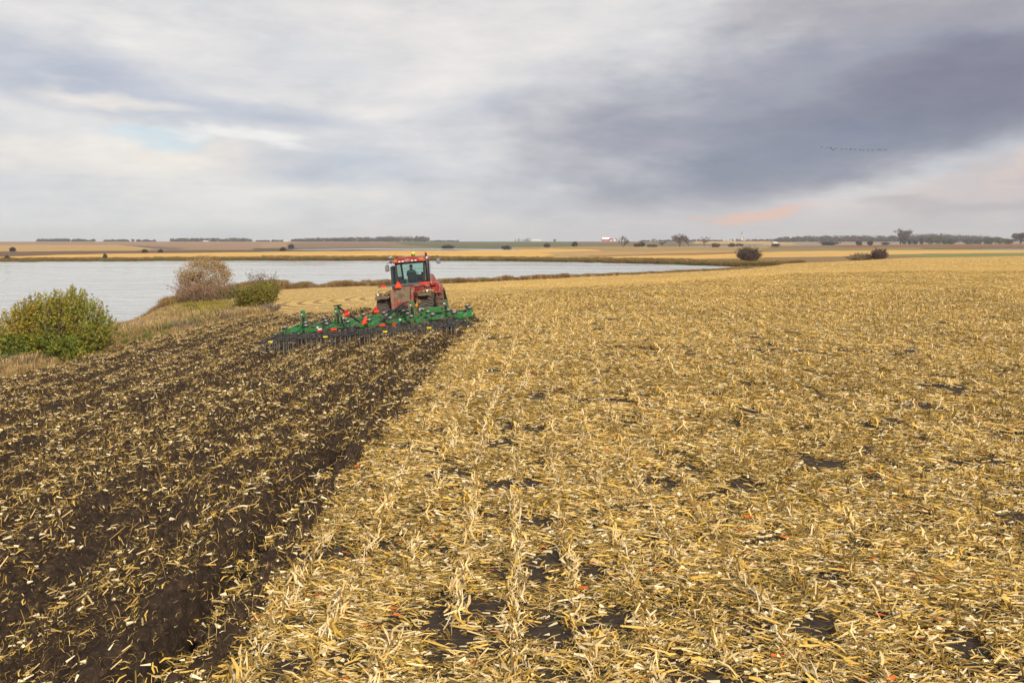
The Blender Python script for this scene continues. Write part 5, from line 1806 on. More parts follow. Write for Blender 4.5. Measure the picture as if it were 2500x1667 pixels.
def build_tractor():
    loc, rot = place_on_slope(996, 44.3, 5.2, 3.6, 0.02)
    T = empty('tractor', loc, rot)
    tag(T, 'red articulated crawler tractor with four rubber tracks pulling the green tillage implement', 'tractor')

    # ---- track unit (origin under its axle on the ground)
    def track_profile():
        """side outline (y, z) of the belt: long flat bottom, small drive wheel above"""
        pts = []
        def arc(cy, cz, r, a0, a1, n):
            for i in range(n + 1):
                a = R(a0 + (a1 - a0) * i / n)
                pts.append((cy + math.cos(a) * r, cz + math.sin(a) * r))
        arc(-.80, .24, .24, 232, 150, 6)      # rear idler
        arc(0, .95, .33, 148, 32, 9)          # drive wheel
        arc(.80, .24, .24, 30, -52, 6)        # front idler
        return pts
    prof = track_profile()
    W = .80

    def belt_mesh():
        mb = MB()
        n = len(prof)
        inner = []
        cy, cz = 0, .5
        for (y, z) in prof:
            d = math.hypot(y - cy, z - cz)
            inner.append((y - (y - cy) / d * .07, z - (z - cz) / d * .07))
        for i in range(n):
            j = (i + 1) % n
            a, b, c, d = prof[i], prof[j], inner[j], inner[i]
            vs = [(sx * W / 2, p[0], p[1]) for sx in (-1, 1) for p in (a, b, c, d)]
            mb._add(vs, [(0, 1, 2, 3), (4, 7, 6, 5), (0, 4, 5, 1), (3, 2, 6, 7)], M['rubber'])
        return mb

    # distances along the outline for lugs
    def outline_points(step):
        out = []
        n = len(prof)
        segs = [(prof[i], prof[(i + 1) % n]) for i in range(n)]
        tot = 0; nxt = 0
        for a, b in segs:
            L = math.hypot(b[0] - a[0], b[1] - a[1])
            while nxt < tot + L:
                t = (nxt - tot) / L
                p = (a[0] + (b[0] - a[0]) * t, a[1] + (b[1] - a[1]) * t)
                ang = math.atan2(b[1] - a[1], b[0] - a[0])
                out.append((p, ang)); nxt += step
            tot += L
        return out

    lug_src = {}
    for sg in (-1, 1):
        mb = MB()
        # chevron bar: from the centre line out and forward, local x across, local y along the belt, z out
        vs = []
        for z, s_ in ((-.01, 1.0), (.062, .72)):
            for (x, y) in ((sg * .01, .00), (sg * .395, -.145), (sg * .395, -.085), (sg * .01, .065)):
                yc = y + .0
                m = -.04 - .145 * abs(x) / .4 * .75
                vs.append((x, m + (yc - m) * s_, z))
        mb._add(vs, [(0, 1, 2, 3), (4, 5, 6, 7), (0, 1, 5, 4), (1, 2, 6, 5), (2, 3, 7, 6), (3, 0, 4, 7)], M['lug'])
        ob = mb.build('lug', False)
        lug_src[sg] = ob.data
    pts = outline_points(.19)

    def make_track(loc_):
        t = bpy.data.objects.new('track', None); COL.objects.link(t); t.parent = T; t.location = loc_
        belt_mesh().build('belt', t, True)
        for (p, a) in pts:
            # outward normal: outline runs clockwise seen from +x side
            ny, nz = p[0] - 0, p[1] - .5
            ty, tz_ = math.cos(a), math.sin(a)
            n1 = (-tz_, ty)
            if n1[0] * ny + n1[1] * nz < 0:
                n1 = (tz_, -ty)
            # want chevron tips pointing along travel direction at the rear face: up the rear slope
            for sg in (-1, 1):
                o = bpy.data.objects.new('lug', lug_src[sg]); COL.objects.link(o); o.parent = t
                X = Vector((1, 0, 0)); Z = Vector((0, n1[0], n1[1])); Yv = Z.cross(X)
                if Yv.z < 0 and p[0] < -.2:
                    Yv = -Yv; 
                mat3 = Matrix((X, Yv, Z)).transposed()
                if mat3.determinant() < 0:
                    X = -X; mat3 = Matrix((X, Yv, Z)).transposed()
                o.rotation_euler = mat3.to_euler(); o.location = (0, p[0], p[1])
        w = MB()
        w.lathe([(.05, -.30), (.26, -.30), (.26, .30), (.05, .30)], M['grey'], (0, 0, .95), 18, 'X')
        w.build('drive_wheel', t, True)
        for cy in (-.80, .80):
            MB().lathe([(.05, -.28), (.17, -.28), (.17, .28), (.05, .28)], M['grey'], (0, cy, .24), 16, 'X').build('idler_wheel', t, True)
        for cy in (-.35, 0, .35):
            MB().lathe([(.04, -.26), (.11, -.26), (.11, .26), (.04, .26)], M['grey'], (0, cy, .18), 12, 'X').build('roller', t, True)
        MB().prism([(-.62, .2), (.62, .2), (.16, .80), (-.16, .80)], M['mud'], 'X', -.12, .12).build('undercarriage', t)
        return t

    TX = 1.18
    make_track((-TX, 0, 0)); make_track((TX, 0, 0)); make_track((-TX, 3.9, 0)); make_track((TX, 3.9, 0))

    # ---- rear half: frame, panel, red side members
    MB().box((0, .2, .86), (.95, 2.2, .5), M['red_dust'], bev=.04).build('rear_frame', T)
    MB().tube((-1.0, 0, .78), (1.0, 0, .78), .17, .17, M['mud'], 12).build('rear_axle', T)
    MB().tube((-1.0, 3.9, .78), (1.0, 3.9, .78), .17, .17, M['mud'], 12).build('front_axle', T)
    MB().box((-.02, -.75, 1.46), (.92, .07, .82), M['panel'], bev=.02).build('rear_panel', T)
    MB().box((0, -.35, 1.42), (1.0, .72, .86), M['red_dust'], bev=.05).build('fuel_tank', T)
    MB().prism([(-.66, .42), (-.50, .42), (-.45, 1.55), (-.47, 1.85), (-.60, 1.76), (-.66, 1.5)], M['red_dust'], 'Y', -.88, -.72).build('side_frame', T)
    MB().prism([(.42, .42), (.55, .42), (.60, 1.5), (.70, 1.72), (.62, 1.86), (.50, 1.84), (.46, 1.5)], M['red_dust'], 'Y', -.88, -.72).build('side_frame', T)
    MB().box((-.02, -.80, 1.0), (.92, .09, .12), M['red_dust'], bev=.02).build('cross_member', T)
    MB().prism([(.55, 1.52), (1.25, 1.60), (1.32, 1.78), (1.15, 1.95), (.62, 1.93), (.52, 1.80)], M['red_dust'], 'Y', -.55, .4).build('right_tank', T)
    MB().box((.90, -.60, 1.76), (.52, .06, .18), M['red'], bev=.02).build('tank_cap_panel', T)
    # hitch, drawbar, couplers and hoses
    h = MB()
    h.box((0, -.95, .48), (.34, .55, .10), M['black'], bev=.02)
    h.box((0, -.80, .72), (.56, .22, .36), M['black'], bev=.02)
    h.build('drawbar', T)
    for i in range(6):
        x = -.22 + .09 * i
        MB().box((x, -.93, .82), (.06, .14, .06), [M['steel'], M['orange'], M['steel'], M['green'], M['steel'], M['redlens']][i]).build('coupler', T)
        path = [(x, -1.0, .82), (x * 1.1, -1.25, .95 + .06 * (i % 3)), (x * .7, -1.55, .80), (x * .3, -1.9, .66)]
        MB().path(path, .016, M['hose'], 5).build('hydraulic_hose', T)
    MB().tube((-.26, -.93, .40), (-.20, -.93, 1.22), .012, .008, M['orange'], 5).build('flag_rod', T)
    r = random.Random(3)
    st = MB()
    for i in range(70):
        z = r.uniform(.55, 1.15); x = .72 + r.uniform(-.07, .09)
        st.tube((x, -.5 + r.uniform(-.1, .1), z), (x + r.uniform(-.1, .1), -.5 + r.uniform(-.12, .1), z + r.uniform(-.15, .15)), .008, .006, M['straw'], 3, False)
    o = st.build('caught_straw', T); o['kind'] = 'stuff'

    # ---- decks and fenders caked with mud
    for sg in (-1, 1):
        f = MB()
        f.box((sg * 1.18, -.10, 1.44), (.74, 1.3, .05), M['mud'], bev=.02)
        f.box((sg * 1.18, -.72, 1.38), (.74, .06, .16), M['mud'], bev=.02)
        f.box((sg * 1.18, .1, 1.50), (.60, .7, .09), M['mud'], bev=.03)
        f.build('fender', T)
        MB().box((sg * .78, .1, 1.18), (.06, 1.1, .5), M['inside']).build('fender_bracket', T)
        rr = random.Random(7 + sg)
        d = MB()
        for i in range(16):
            d.box((sg * 1.18 + rr.uniform(-.34, .34), rr.uniform(-.72, .3), 1.50 + rr.uniform(0, .05)), (rr.uniform(.06, .2), rr.uniform(.06, .2), rr.uniform(.04, .12)), M['mud'] if i % 4 else M['straw'], (rr.uniform(-.4, .4), rr.uniform(-.4, .4), rr.uniform(0, 3)))
        dd = d.build('mud_cake', T); dd['kind'] = 'stuff'
        MB().lathe([(.01, -.04), (.065, -.04), (.065, .02), (.01, .03)], M['lamp'], (sg * 1.36, -.77, 1.58), 12, 'Y').build('work_lamp', T, True)
        MB().path([(sg * 1.40, -.4, 1.5), (sg * 1.40, -.4, 1.74), (sg * 1.08, -.4, 1.78), (sg * .88, -.4, 1.74)], .015, M['red_dust'], 6).build('fender_rail', T)

    # ---- light bar across the rear with orange ends
    MB().box((.23, -.92, 2.02), (3.02, .05, .10), M['grey']).build('light_bar', T)
    for x0, x1, mt in ((-1.14, -.82, 'redorange'), (1.04, 1.54, 'redorange')):
        MB().box(((x0 + x1) / 2, -.955, 2.02), (x1 - x0, .02, .085), M[mt]).build('reflector_strip', T)
    MB().box((1.66, -.955, 2.02), (.10, .02, .07), M['orange']).build('marker_lamp', T)
    # slow-moving-vehicle triangle
    def smv(parent, c, s_, name='warning_triangle'):
        q = s_ * .86
        def tri(k, y):
            pts_ = [(-.5 * k, 0), (.5 * k, 0), (.57 * k, .10 * k), (.08 * k, .93 * k), (-.08 * k, .93 * k), (-.57 * k, .10 * k)]
            return [(c[0] + a * s_, c[2] + b * s_ - (1 - k) * -.0) for a, b in pts_]
        e = MB().prism(tri(1.0, 0), M['smv_rim'], 'Y', c[1], c[1] + .02).build(name, parent)
        pts_ = [(-.40, .07), (.40, .07), (.44, .13), (.03, .80), (-.03, .80), (-.44, .13)]
        MB().prism([(c[0] + a * s_, c[2] + b * s_) for a, b in pts_], M['smv'], 'Y', c[1] - .012, c[1] - .002).build('fluorescent_face', e)
        return e
    smv(T, (-.15, -.99, 1.86), .40)

    # ---- front half
    MB().box((0, 4.2, .95), (1.0, 3.2, .6), M['red_dust'], bev=.05).build('front_frame', T)
    MB().prism([(2.6, 1.15), (6.9, 1.05), (6.95, 1.75), (6.2, 2.10), (4.2, 2.25), (4.15, 1.9), (2.6, 1.7)], M['red'], 'X', -.62, .62).build('hood', T)
    MB().box((0, 2.7, 1.58), (1.72, 2.0, .30), M['black'], bev=.05).build('cab_floor', T)
    MB().box((1.36, 2.6, 1.42), (.50, 1.3, .46), M['red'], bev=.06).build('battery_box', T)
    MB().box((1.22, 2.3, 1.74), (.52, 1.0, .20), M['red'], bev=.04).build('front_fender', T)
    MB().box((-1.30, 2.7, 1.45), (.6, 1.5, .10), M['mud'], bev=.03).build('left_platform', T)
    s_ = MB()
    for k in range(4):
        s_.box((1.55 + .05 * k, 1.75, 1.25 - .27 * k), (.36, .24, .035), M['red_dust'])
    s_.bar((1.40, 1.75, 1.40), (1.60, 1.75, .35), .03, .05, M['red_dust'])
    s_.bar((1.74, 1.75, 1.40), (1.90, 1.75, .35), .03, .05, M['red_dust'])
    s_.build('steps', T)
    MB().path([(1.70, 1.7, 1.30), (1.74, 1.7, 1.86), (1.55, 1.7, 1.92), (1.42, 1.7, 1.80)], .02, M['red_dust'], 6).build('step_rail', T)

    # ---- cab
    C = bpy.data.objects.new('cab', None); COL.objects.link(C); C.parent = T; C.location = (0.04, 2.55, 1.72)
    # local: x +-.86 at the top, floor z 0, roof base z 1.36; y from -.85 (rear) to .85
    zb, zt = 0.0, 1.40
    wb, wt = .76, .83
    yb = (-.92, .86); yt = (-.72, .80)
    def P(sx, sy, t):
        y0 = yb[0] if sy < 0 else yb[1]; y1 = yt[0] if sy < 0 else yt[1]
        return Vector((sx * (wb + (wt - wb) * t), y0 + (y1 - y0) * t, zb + (zt - zb) * t))
    for sx in (-1, 1):
        for sy in (-1, 1):
            MB().bar(P(sx, sy, 0), P(sx, sy, 1), .10, .10, M['black']).build('pillar', C)
    for t, nm in ((0.03, 'lower_rail'), (.97, 'upper_rail')):
        m_ = MB()
        for a, b in (((-1, -1), (1, -1)), ((1, -1), (1, 1)), ((1, 1), (-1, 1)), ((-1, 1), (-1, -1))):
            m_.bar(P(*a, t), P(*b, t), .08, .10, M['black'])
        m_.build(nm, C)
    for nm, a, b in (('rear_window', (-1, -1), (1, -1)), ('right_window', (1, -1), (1, 1)), ('windscreen', (1, 1), (-1, 1)), ('left_window', (-1, 1), (-1, -1))):
        q = [P(*a, .04), P(*b, .04), P(*b, .96), P(*a, .96)]
        c_ = sum(q, Vector()) / 4
        q = [c_ + (v_ - c_) * .955 for v_ in q]
        MB()._add(q, [(0, 1, 2, 3)], M['glass']).build(nm, C)
    # window frame lines
    q = [P(-1, -1, .05), P(1, -1, .05), P(1, -1, .95), P(-1, -1, .95)]
    m_ = MB()
    for i in range(4):
        m_.bar(q[i] + Vector((0, -.04, 0)), q[(i + 1) % 4] + Vector((0, -.04, 0)), .03, .05, M['rubber'])
    m_.build('rear_window_frame', C)
    # roof
    rf = MB()
    pr = [(-.93, 1.40), (.93, 1.40), (.96, 1.50), (.90, 1.62), (.66, 1.69), (0, 1.72), (-.66, 1.69), (-.90, 1.62), (-.96, 1.50)]
    n = len(pr)
    vs = []
    for y, k in ((-.94, .93), (-.86, 1.0), (.95, 1.0), (1.08, .90)):
        zc = 1.5
        for x, z in pr:
            vs.append((x * k, y, zc + (z - zc) * k))
    fs = [(j * n + i, j * n + (i + 1) % n, (j + 1) * n + (i + 1) % n, (j + 1) * n + i) for j in range(3) for i in range(n)]
    fs += [tuple(range(n - 1, -1, -1)), tuple(range(3 * n, 4 * n))]
    rf._add(vs, fs, M['red'])
    roof = rf.build('roof', C, True)
    for x in (-.54, -.35, .20, .40):
        l_ = MB().box((x, -.955, 1.485), (.155, .03, .10), M['black']).build('roof_lamp', roof)
        MB().box((x, -.975, 1.485), (.125, .02, .075), M['lamp']).build('lens', roof)
    for x in (-.79, .73):
        MB().box((x, -.955, 1.53), (.25 if x > 0 else .20, .03, .085), M['orange']).build('turn_signal', roof)
    # lettering on the roof edge
    cu = bpy.data.curves.new('lettering', 'FONT'); cu.body = 'CASE IH'; cu.size = .095; cu.align_x = 'CENTER'; cu.align_y = 'CENTER'; cu.extrude = .004
    tmp = bpy.data.objects.new('lettering_text', cu); COL.objects.link(tmp)
    bpy.context.view_layer.update()
    me = bpy.data.meshes.new_from_object(tmp)
    bpy.data.objects.remove(tmp)
    me.materials.clear(); me.materials.append(M['white'])
    lt = bpy.data.objects.new('lettering', me); COL.objects.link(lt); lt.parent = roof
    lt.location = (-.08, -.962, 1.53); lt.rotation_euler = (R(90), 0, 0)
    # beacons, dome, lamps
    def beacon(x, y, z, parent):
        b = MB().lathe([(.05, 0), (.05, .12), (.03, .14)], M['black'], (x, y, z), 10).build('beacon_base', parent, True)
        MB().lathe([(.058, .14), (.062, .17), (.055, .26), (.02, .29)], M['orange'], (x, y, z), 12).build('beacon_lens', b, True)
    beacon(-.76, -.55, 1.66, C); beacon(.93, -.45, 1.66, C)
    g_ = MB().lathe([(.08, 0), (.115, .02), (.115, .10), (.10, .12)], M['gpsg'], (.16, -.3, 1.71), 14).build('antenna', C, True)
    MB().lathe([(.10, .12), (.125, .14), (.12, .20), (.08, .235), (.02, .24)], M['yellow'], (.16, -.3, 1.71), 14).build('antenna_cap', g_, True)
    MB().tube((.08, -.2, 1.7), (.08, -.2, 2.16), .008, .005, M['black'], 5).build('whip_antenna', C)
    for (x, z, s2) in ((-1.11, 1.74, .11), (-1.13, 1.48, .085)):
        l_ = MB().path([(x + .20, -.45, z - .10), (x + .05, -.5, z - .02)], .022, M['grey'], 6).build('lamp_arm', C)
        MB().lathe([(.02, -.12), (s2, -.02), (s2, .05), (s2 * .8, .06), (.01, .065)], M['chrome' if z > 1.6 else 'grey'], (x, -.52, z), 14, 'X').build('lamp_head', l_, True)
    MB().lathe([(.02, -.1), (.07, -.02), (.07, .05), (.01, .06)], M['lamp'], (.99, -.66, 1.56), 12, 'Y').build('corner_lamp', C, True)
    # mirrors
    for sg, arm in ((-1, [(-1.0, -.3, 1.44), (-1.30, -.35, 1.44), (-1.42, -.35, 1.36), (-1.42, -.35, 1.30)]), (1, [(1.05, -.4, 1.55), (1.35, -.4, 1.58), (1.60, -.4, 1.60), (1.62, -.4, 1.50)])):
        mr = MB().path([Vector(a) for a in arm], .017, M['black'], 6).build('mirror_arm', C)
        x, y, z = arm[-1]
        MB().box((x, y, z - .17), (.24, .09, .36), M['mirror'], bev=.05).build('mirror_housing', mr)
        MB().box((x, y - .05, z - .17), (.19, .012, .29), M['chrome']).build('mirror_glass', mr)
    # seat, console, steering wheel
    MB().box((.0, -.10, .28), (.52, .50, .16), M['inside'], bev=.05).box((.0, -.36, .55), (.50, .14, .50), M['inside'], bev=.05).box((0, -.1, .1), (.3, .3, .22), M['inside']).build('seat', C)
    MB().box((.42, .0, .38), (.22, .6, .16), M['inside'], bev=.04).box((.55, .35, .62), (.26, .05, .20), M['inside']).box((0.62, -.05, .2), (.2, .9, .36), M['inside']).build('console', C)
    MB().box((-.62, -.1, .2), (.2, .9, .36), M['inside']).build('side_console', C)
    sw = MB()
    ring = [Vector((math.cos(a) * .20, .52 + math.sin(a) * .10, .60 + math.sin(a) * .17)) for a in [k * math.pi / 6 for k in range(13)]]
    sw.path(ring, .014, M['inside'], 5); sw.tube((0, .52, .60), (0, .75, .1), .03, .04, M['inside'])
    sw.build('steering_wheel', C)
    # exhaust and air intake
    MB().lathe([(.09, 0), (.10, .05), (.10, 1.55), (.07, 1.60), (.065, 1.86), (.05, 1.87)], M['black'], (1.0, 1.95, 1.70), 14).build('exhaust', T, True)
    MB().box((-1.06, 2.3, 2.20), (.30, .34, 1.55), M['grey'], bev=.09).build('air_intake', T)
    MB().path([(1.20, 1.7, 1.75), (1.24, 1.7, 2.95), (1.14, 1.75, 3.0)], .02, M['steel'], 6).build('grab_rail', T)
    MB().path([(1.26, 1.7, 1.75), (1.20, 1.7, 2.0)], .02, M['redlens'], 6).build('grab_bracket', T)
    # brush guard block behind the cab
    MB().box((0, 1.30, 1.40), (.9, .5, .5), M['red_dust'], bev=.05).build('articulation_housing', T)
    return T, C


TRACTOR, CAB = build_tractor()


def build_driver():
    """seated driver seen from behind, leaning a little to the right"""
    bpy.context.view_layer.update()
    base = CAB.matrix_world @ Vector((-0.10, -.05, .34))
    e = empty('person', base, TRACTOR.rotation_euler)
    tag(e, 'tractor driver in a grey jacket and dark cap seated in the red cab', 'person')
    J = [  # name, position, radius
        ((0, 0, .08), .17), ((0, -.02, .22), .165), ((.0, -.03, .40), .185), ((.0, .0, .53), .15), ((.01, .02, .60), .062), ((.015, .04, .67), .082), ((.015, .05, .76), .092), ((.015, .045, .84), .06),
        # left arm
        ((-.19, .0, .50), .075), ((-.27, .10, .26), .052), ((-.16, .36, .22), .040), ((-.12, .46, .25), .036), ((-.10, .53, .26), .022),
        # right arm
        ((.19, .0, .50), .075), ((.29, .08, .26), .052), ((.33, .34, .20), .040), ((.33, .44, .20), .036), ((.32, .51, .19), .022),
        # legs
        ((-.11, .06, .03), .10), ((-.15, .42, .04), .08), ((-.16, .52, -.30), .055), ((-.16, .62, -.36), .045),
        ((.11, .06, .03), .10), ((.15, .42, .04), .08), ((.16, .52, -.30), .055), ((.16, .62, -.36), .045),
    ]
    E = [(0, 1), (1, 2), (2, 3), (3, 4), (4, 5), (5, 6), (6, 7), (3, 8), (8, 9), (9, 10), (10, 11), (11, 12), (3, 13), (13, 14), (14, 15), (15, 16), (16, 17), (0, 18), (18, 19), (19, 20), (20, 21), (0, 22), (22, 23), (23, 24), (24, 25)]
    me = bpy.data.meshes.new('body')
    me.from_pydata([j[0] for j in J], E, [])
    ob = bpy.data.objects.new('body', me); COL.objects.link(ob); ob.parent = e
    me.materials.append(M['jacket']); me.materials.append(M['skin']); me.materials.append(M['trousers'])
    sk = ob.modifiers.new('skin', 'SKIN'); sk.use_smooth_shade = True
    for i, (p, r) in enumerate(J):
        v = me.skin_vertices[0].data[i]
        v.radius = (r, r * .85)
        v.use_root = i == 0
    ob.modifiers.new('sub', 'SUBSURF').render_levels = 2
    ob.modifiers['sub'].levels = 2
    bpy.context.view_layer.update()
    dg = bpy.context.evaluated_depsgraph_get()
    baked = bpy.data.meshes.new_from_object(ob.evaluated_get(dg))
    ob.modifiers.clear(); ob.data = baked
    baked.name = 'body'
    if len(baked.materials) < 3:
        baked.materials.clear()
        for k in ('jacket', 'skin', 'trousers'):
            baked.materials.append(M[k])
    for p in baked.polygons:
        c = p.center
        k = 0
        if c.z > .585 or (c.y > .40 and c.z > .12 and abs(c.x) < .4):
            k = 1
        if c.z < .07 and not (c.y > .40 and c.z > .12):
            k = 2
        p.material_index = k
    # cap and ears
    MB().lathe([(.098, .0), (.104, .03), (.095, .08), (.06, .115), (.01, .125)], M['capcloth'], (.015, .045, .775), 16).box((.015, .165, .785), (.13, .13, .012), M['capcloth']).build('cap', e, True)
    for sg in (-1, 1):
        MB().box((.015 + sg * .092, .04, .735), (.02, .04, .06), M['skin'], bev=.01).build('ear', e, True)
    # fingers closed on the wheel rim and the lever
    for hx, hy, hz in ((-.10, .55, .26), (.32, .53, .19)):
        h = bpy.data.objects.new('hand', None); COL.objects.link(h); h.parent = e
        for k in range(4):
            x = hx - .03 + .02 * k
            L = [.055, .065, .06, .048][k]
            MB().path([(x, hy - .03, hz + .012), (x, hy - .03 + L * .6, hz + .02), (x, hy - .03 + L, hz - .01), (x, hy - .05 + L, hz - .035)], .009, M['skin'], 6).build('finger', h, True)
        MB().path([(hx + .03 * (1 if hx < 0 else -1), hy - .05, hz), (hx + .055 * (1 if hx < 0 else -1), hy - .01, hz - .01), (hx + .04 * (1 if hx < 0 else -1), hy + .015, hz - .025)], .011, M['skin'], 6).build('thumb', h, True)


build_driver()

# ------------------------------------------------------------------ tillage implement
def build_implement():
    base = at(889, 36.0, 0)
    # level of the worked ground under the harrow on both ends fixes the roll
    D = empty('tillage_implement', base, Euler((R(1.0), R(-5.3), R(-3.2)), 'XYZ'))
    tag(D, 'wide green tillage implement with black tine harrow hitched behind the red tractor', 'farm implement')

    def part(mb, name, parent=D, sm=False):
        return mb.build(name, parent, sm)

    ZF = .68         # height of the main frame tubes
    G_, K = M['green'], M['black']
    # cross tubes, in sections: left wing, centre, right wing
    secs = [(-4.55, -2.10), (-1.95, 1.95), (2.10, 4.55)]
    for k, (x0, x1) in enumerate(secs):
        nm = 'wing_frame' if k != 1 else 'centre_frame'
        W_ = bpy.data.objects.new(nm, None); COL.objects.link(W_); W_.parent = D
        for yy in (1.7, 3.1, 4.6):
            part(MB().bar((x0, yy, ZF), (x1, yy, ZF), .13, .13, G_), 'cross_tube', W_)
        n = 3 if k != 1 else 5
        for i in range(n):
            xx = x0 + .12 + (x1 - x0 - .24) * i / (n - 1)
            part(MB().bar((xx, 1.55, ZF + .005), (xx, 5.1, ZF + .005), .10, .11, G_), 'side_tube', W_)
    # front centre: deep green carrier and the tongue to the tractor
    part(MB().box((2.3, 5.25, .80), (1.15, .16, .30), G_, bev=.02).box((-.6, 5.2, .74), (2.2, .14, .16), G_, bev=.02), 'front_beam')
    part(MB().bar((-.85, 5.0, .72), (.35, 7.4, .56), .12, .14, G_).bar((1.25, 5.0, .72), (.40, 7.4, .56), .12, .14, G_).box((.37, 7.55, .54), (.18, .5, .12), K), 'tongue')
    part(MB().lathe([(.05, -.5), (.085, -.48), (.085, .48), (.05, .5)], K, (.55, 5.3, .95), 12, 'X').box((1.2, 5.3, .95), (.35, .05, .05), M['steel']), 'accumulator', sm=True)
    part(MB().lathe([(.02, -.03), (.08, -.03), (.08, .02), (.07, .03), (.01, .03)], M['cap_top'], (1.80, 5.05, .92), 14, 'Y'), 'round_gauge', sm=True)
    part(MB().lathe([(.02, -.04), (.07, -.03), (.07, .03), (.02, .04)], M['orange'], (1.55, 5.4, 1.12), 14, 'Y').bar((1.55, 5.42, .8), (1.55, 5.42, 1.05), .03, .03, G_), 'amber_lamp', sm=True)

    # shanks with spring caps: three staggered ranks
    cap_me = MB().lathe([(.03, -.02), (.12, -.02), (.15, .025), (.135, .06), (.07, .078)], M['cap'], n=14).build('spring_cap', False, True).data
    top_me = MB().lathe([(.02, .068), (.085, .07), (.075, .088), (.035, .098), (.02, .11)], M['cap_top'], n=12).build('cap_plate', False, True).data
    post_me = MB().box((0, 0, .03), (.15, .16, .40), M['green'], bev=.02).box((0, -.10, -.10), (.11, .06, .16), K).build('bracket', False).data
    sp_me = MB()
    for k in range(7):
        sp_me.lathe([(.035, .115 + k * .016), (.052, .120 + k * .016), (.035, .125 + k * .016)], K, n=10)
    sp_me = None
    shank_me = MB()
    cur = [(0, .05, .05), (0, -.10, -.05), (0, -.20, -.28), (0, -.18, -.52), (0, -.06, -.74)]
    for a, b in zip(cur[:-1], cur[1:]):
        shank_me.bar(a, b, .045, .07, M['shank'])
    shank_me.bar((0, -.07, -.70), (0, .06, -.86), .10, .03, M['yellow'])
    shank_me = shank_me.build('shank', False).data
    knuck = MB().path([(0.07, -.05, .05), (.10, -.18, .16), (.06, -.30, .06), (.07, -.34, -.08)], .018, M['harrow'], 6).path([(-.07, -.05, .05), (-.10, -.16, .12), (-.06, -.28, .02)], .018, M['harrow'], 6).build('trip_link', False).data

    def shank(x, y, z=ZF):
        h = bpy.data.objects.new('shank_assembly', None); COL.objects.link(h); h.parent = D; h.location = (x, y, z)
        for nm, me, lz in (('bracket', post_me, .02), ('spring_cap', cap_me, .24), ('cap_plate', top_me, .24), ('shank', shank_me, 0)):
            o = bpy.data.objects.new(nm, me); COL.objects.link(o); o.parent = h; o.location = (0, 0, lz)
        return h
    rear = [-4.02 + 1.005 * i for i in range(9)]
    for i, x in enumerate(rear):
        h = shank(x, 1.35)
        if i in (0, 3, 5, 8):
            o = bpy.data.objects.new('trip_link', knuck); COL.objects.link(o); o.parent = h
    for x in (-3.52, -2.5, -1.5, .5, -.52, 1.55, 2.55, 3.55):
        shank(x, 2.85)
    for x in (-4.02, -3.0, -1.0, 0.05, 1.05, 2.05, 3.1, 4.3):
        shank(x, 4.35)

    # masts: pairs of legs with a lift cylinder between
    def mast(x, y, h, w=.30, tall=None):
        m_ = bpy.data.objects.new('lift_mast', None); COL.objects.link(m_); m_.parent = D; m_.location = (x, y, ZF)
        part(MB().bar((-w / 2, 0, 0), (-.06, 0, h), .10, .10, G_).box((-.02, 0, h + .02), (.20, .14, .10), G_, bev=.02), 'left_leg', m_)
        part(MB().bar((w / 2 + .05, 0, 0), (.06, 0, h), .08, .10, G_), 'right_leg', m_)
        part(MB().tube((.02, -.03, .05), (.01, -.03, h * .70), .055, .055, K, 10).tube((.01, -.03, h * .70), (0, -.03, h * .93), .025, .025, M['chrome'], 8), 'lift_cylinder', m_, True)
        part(MB().box((-.05, -.08, h * .84), (.06, .02, .06), M['white']), 'decal', m_)
    mast(-3.70, 3.2, .80)
    mast(-2.02, 3.3, .80)
    mast(1.66, 3.5, .76)
    mast(3.30, 3.7, .66)
    # small lever mast left of centre
    part(MB().bar((-2.05, 3.0, ZF), (-1.98, 3.0, ZF + .42), .05, .07, G_).bar((-1.78, 3.2, ZF), (-1.80, 3.2, ZF + .36), .05, .05, K), 'lever_post')
    # black turn-buckle arms either side of the centre
    part(MB().bar((-2.18, 3.3, ZF + .93), (-1.78, 3.3, ZF + .95), .06, .06, K).bar((-1.98, 3.3, ZF + .90), (-.50, 1.9, ZF + .10), .06, .09, K), 'fold_arm')
    part(MB().bar((-1.50, 3.2, ZF - .1), (-1.50, 3.2, ZF + .62), .09, .10, K), 'arm_post')
    part(MB().bar((1.24, 3.5, ZF + .78), (1.58, 3.5, ZF + .80), .06, .06, K).bar((1.26, 3.5, ZF + .76), (.22, 1.9, ZF - .02), .07, .10, K), 'fold_arm')
    part(MB().bar((.92, 3.2, ZF - .1), (.92, 3.2, ZF + .60), .10, .10, K), 'arm_post')
    # warning lamps on green posts, with their green boxes
    for x, z0 in ((-1.14, 0), (.28, 0)):
        p_ = part(MB().bar((x, 1.9, ZF - .22), (x + .0, 1.9, ZF + .50), .055, .055, G_), 'lamp_post')
        part(MB().box((x - .03, 1.88, ZF + .60), (.25, .10, .13), M['redorange'], bev=.03).box((x - .03, 1.92, ZF + .55), (.2, .1, .06), K), 'amber_lamp', p_)
        part(MB().lathe([(.01, -.04), (.07, -.03), (.07, .03), (.01, .04)], M['redlens'], (x - .04, 1.86, ZF + .76), 14, 'Y'), 'red_lamp', p_, True)
    part(MB().box((-.55, 1.80, ZF - .02), (.27, .12, .34), G_, bev=.02), 'control_box')
    part(MB().box((.36, 1.80, ZF - .10), (.27, .12, .32), G_, bev=.02), 'control_box')
    # triangle
    c = (-.26, 1.72, ZF + .02)
    s_ = .44
    pts_ = [(-.46, 0), (.46, 0), (.50, .10), (.08, .95), (-.08, .95), (-.50, .10)]
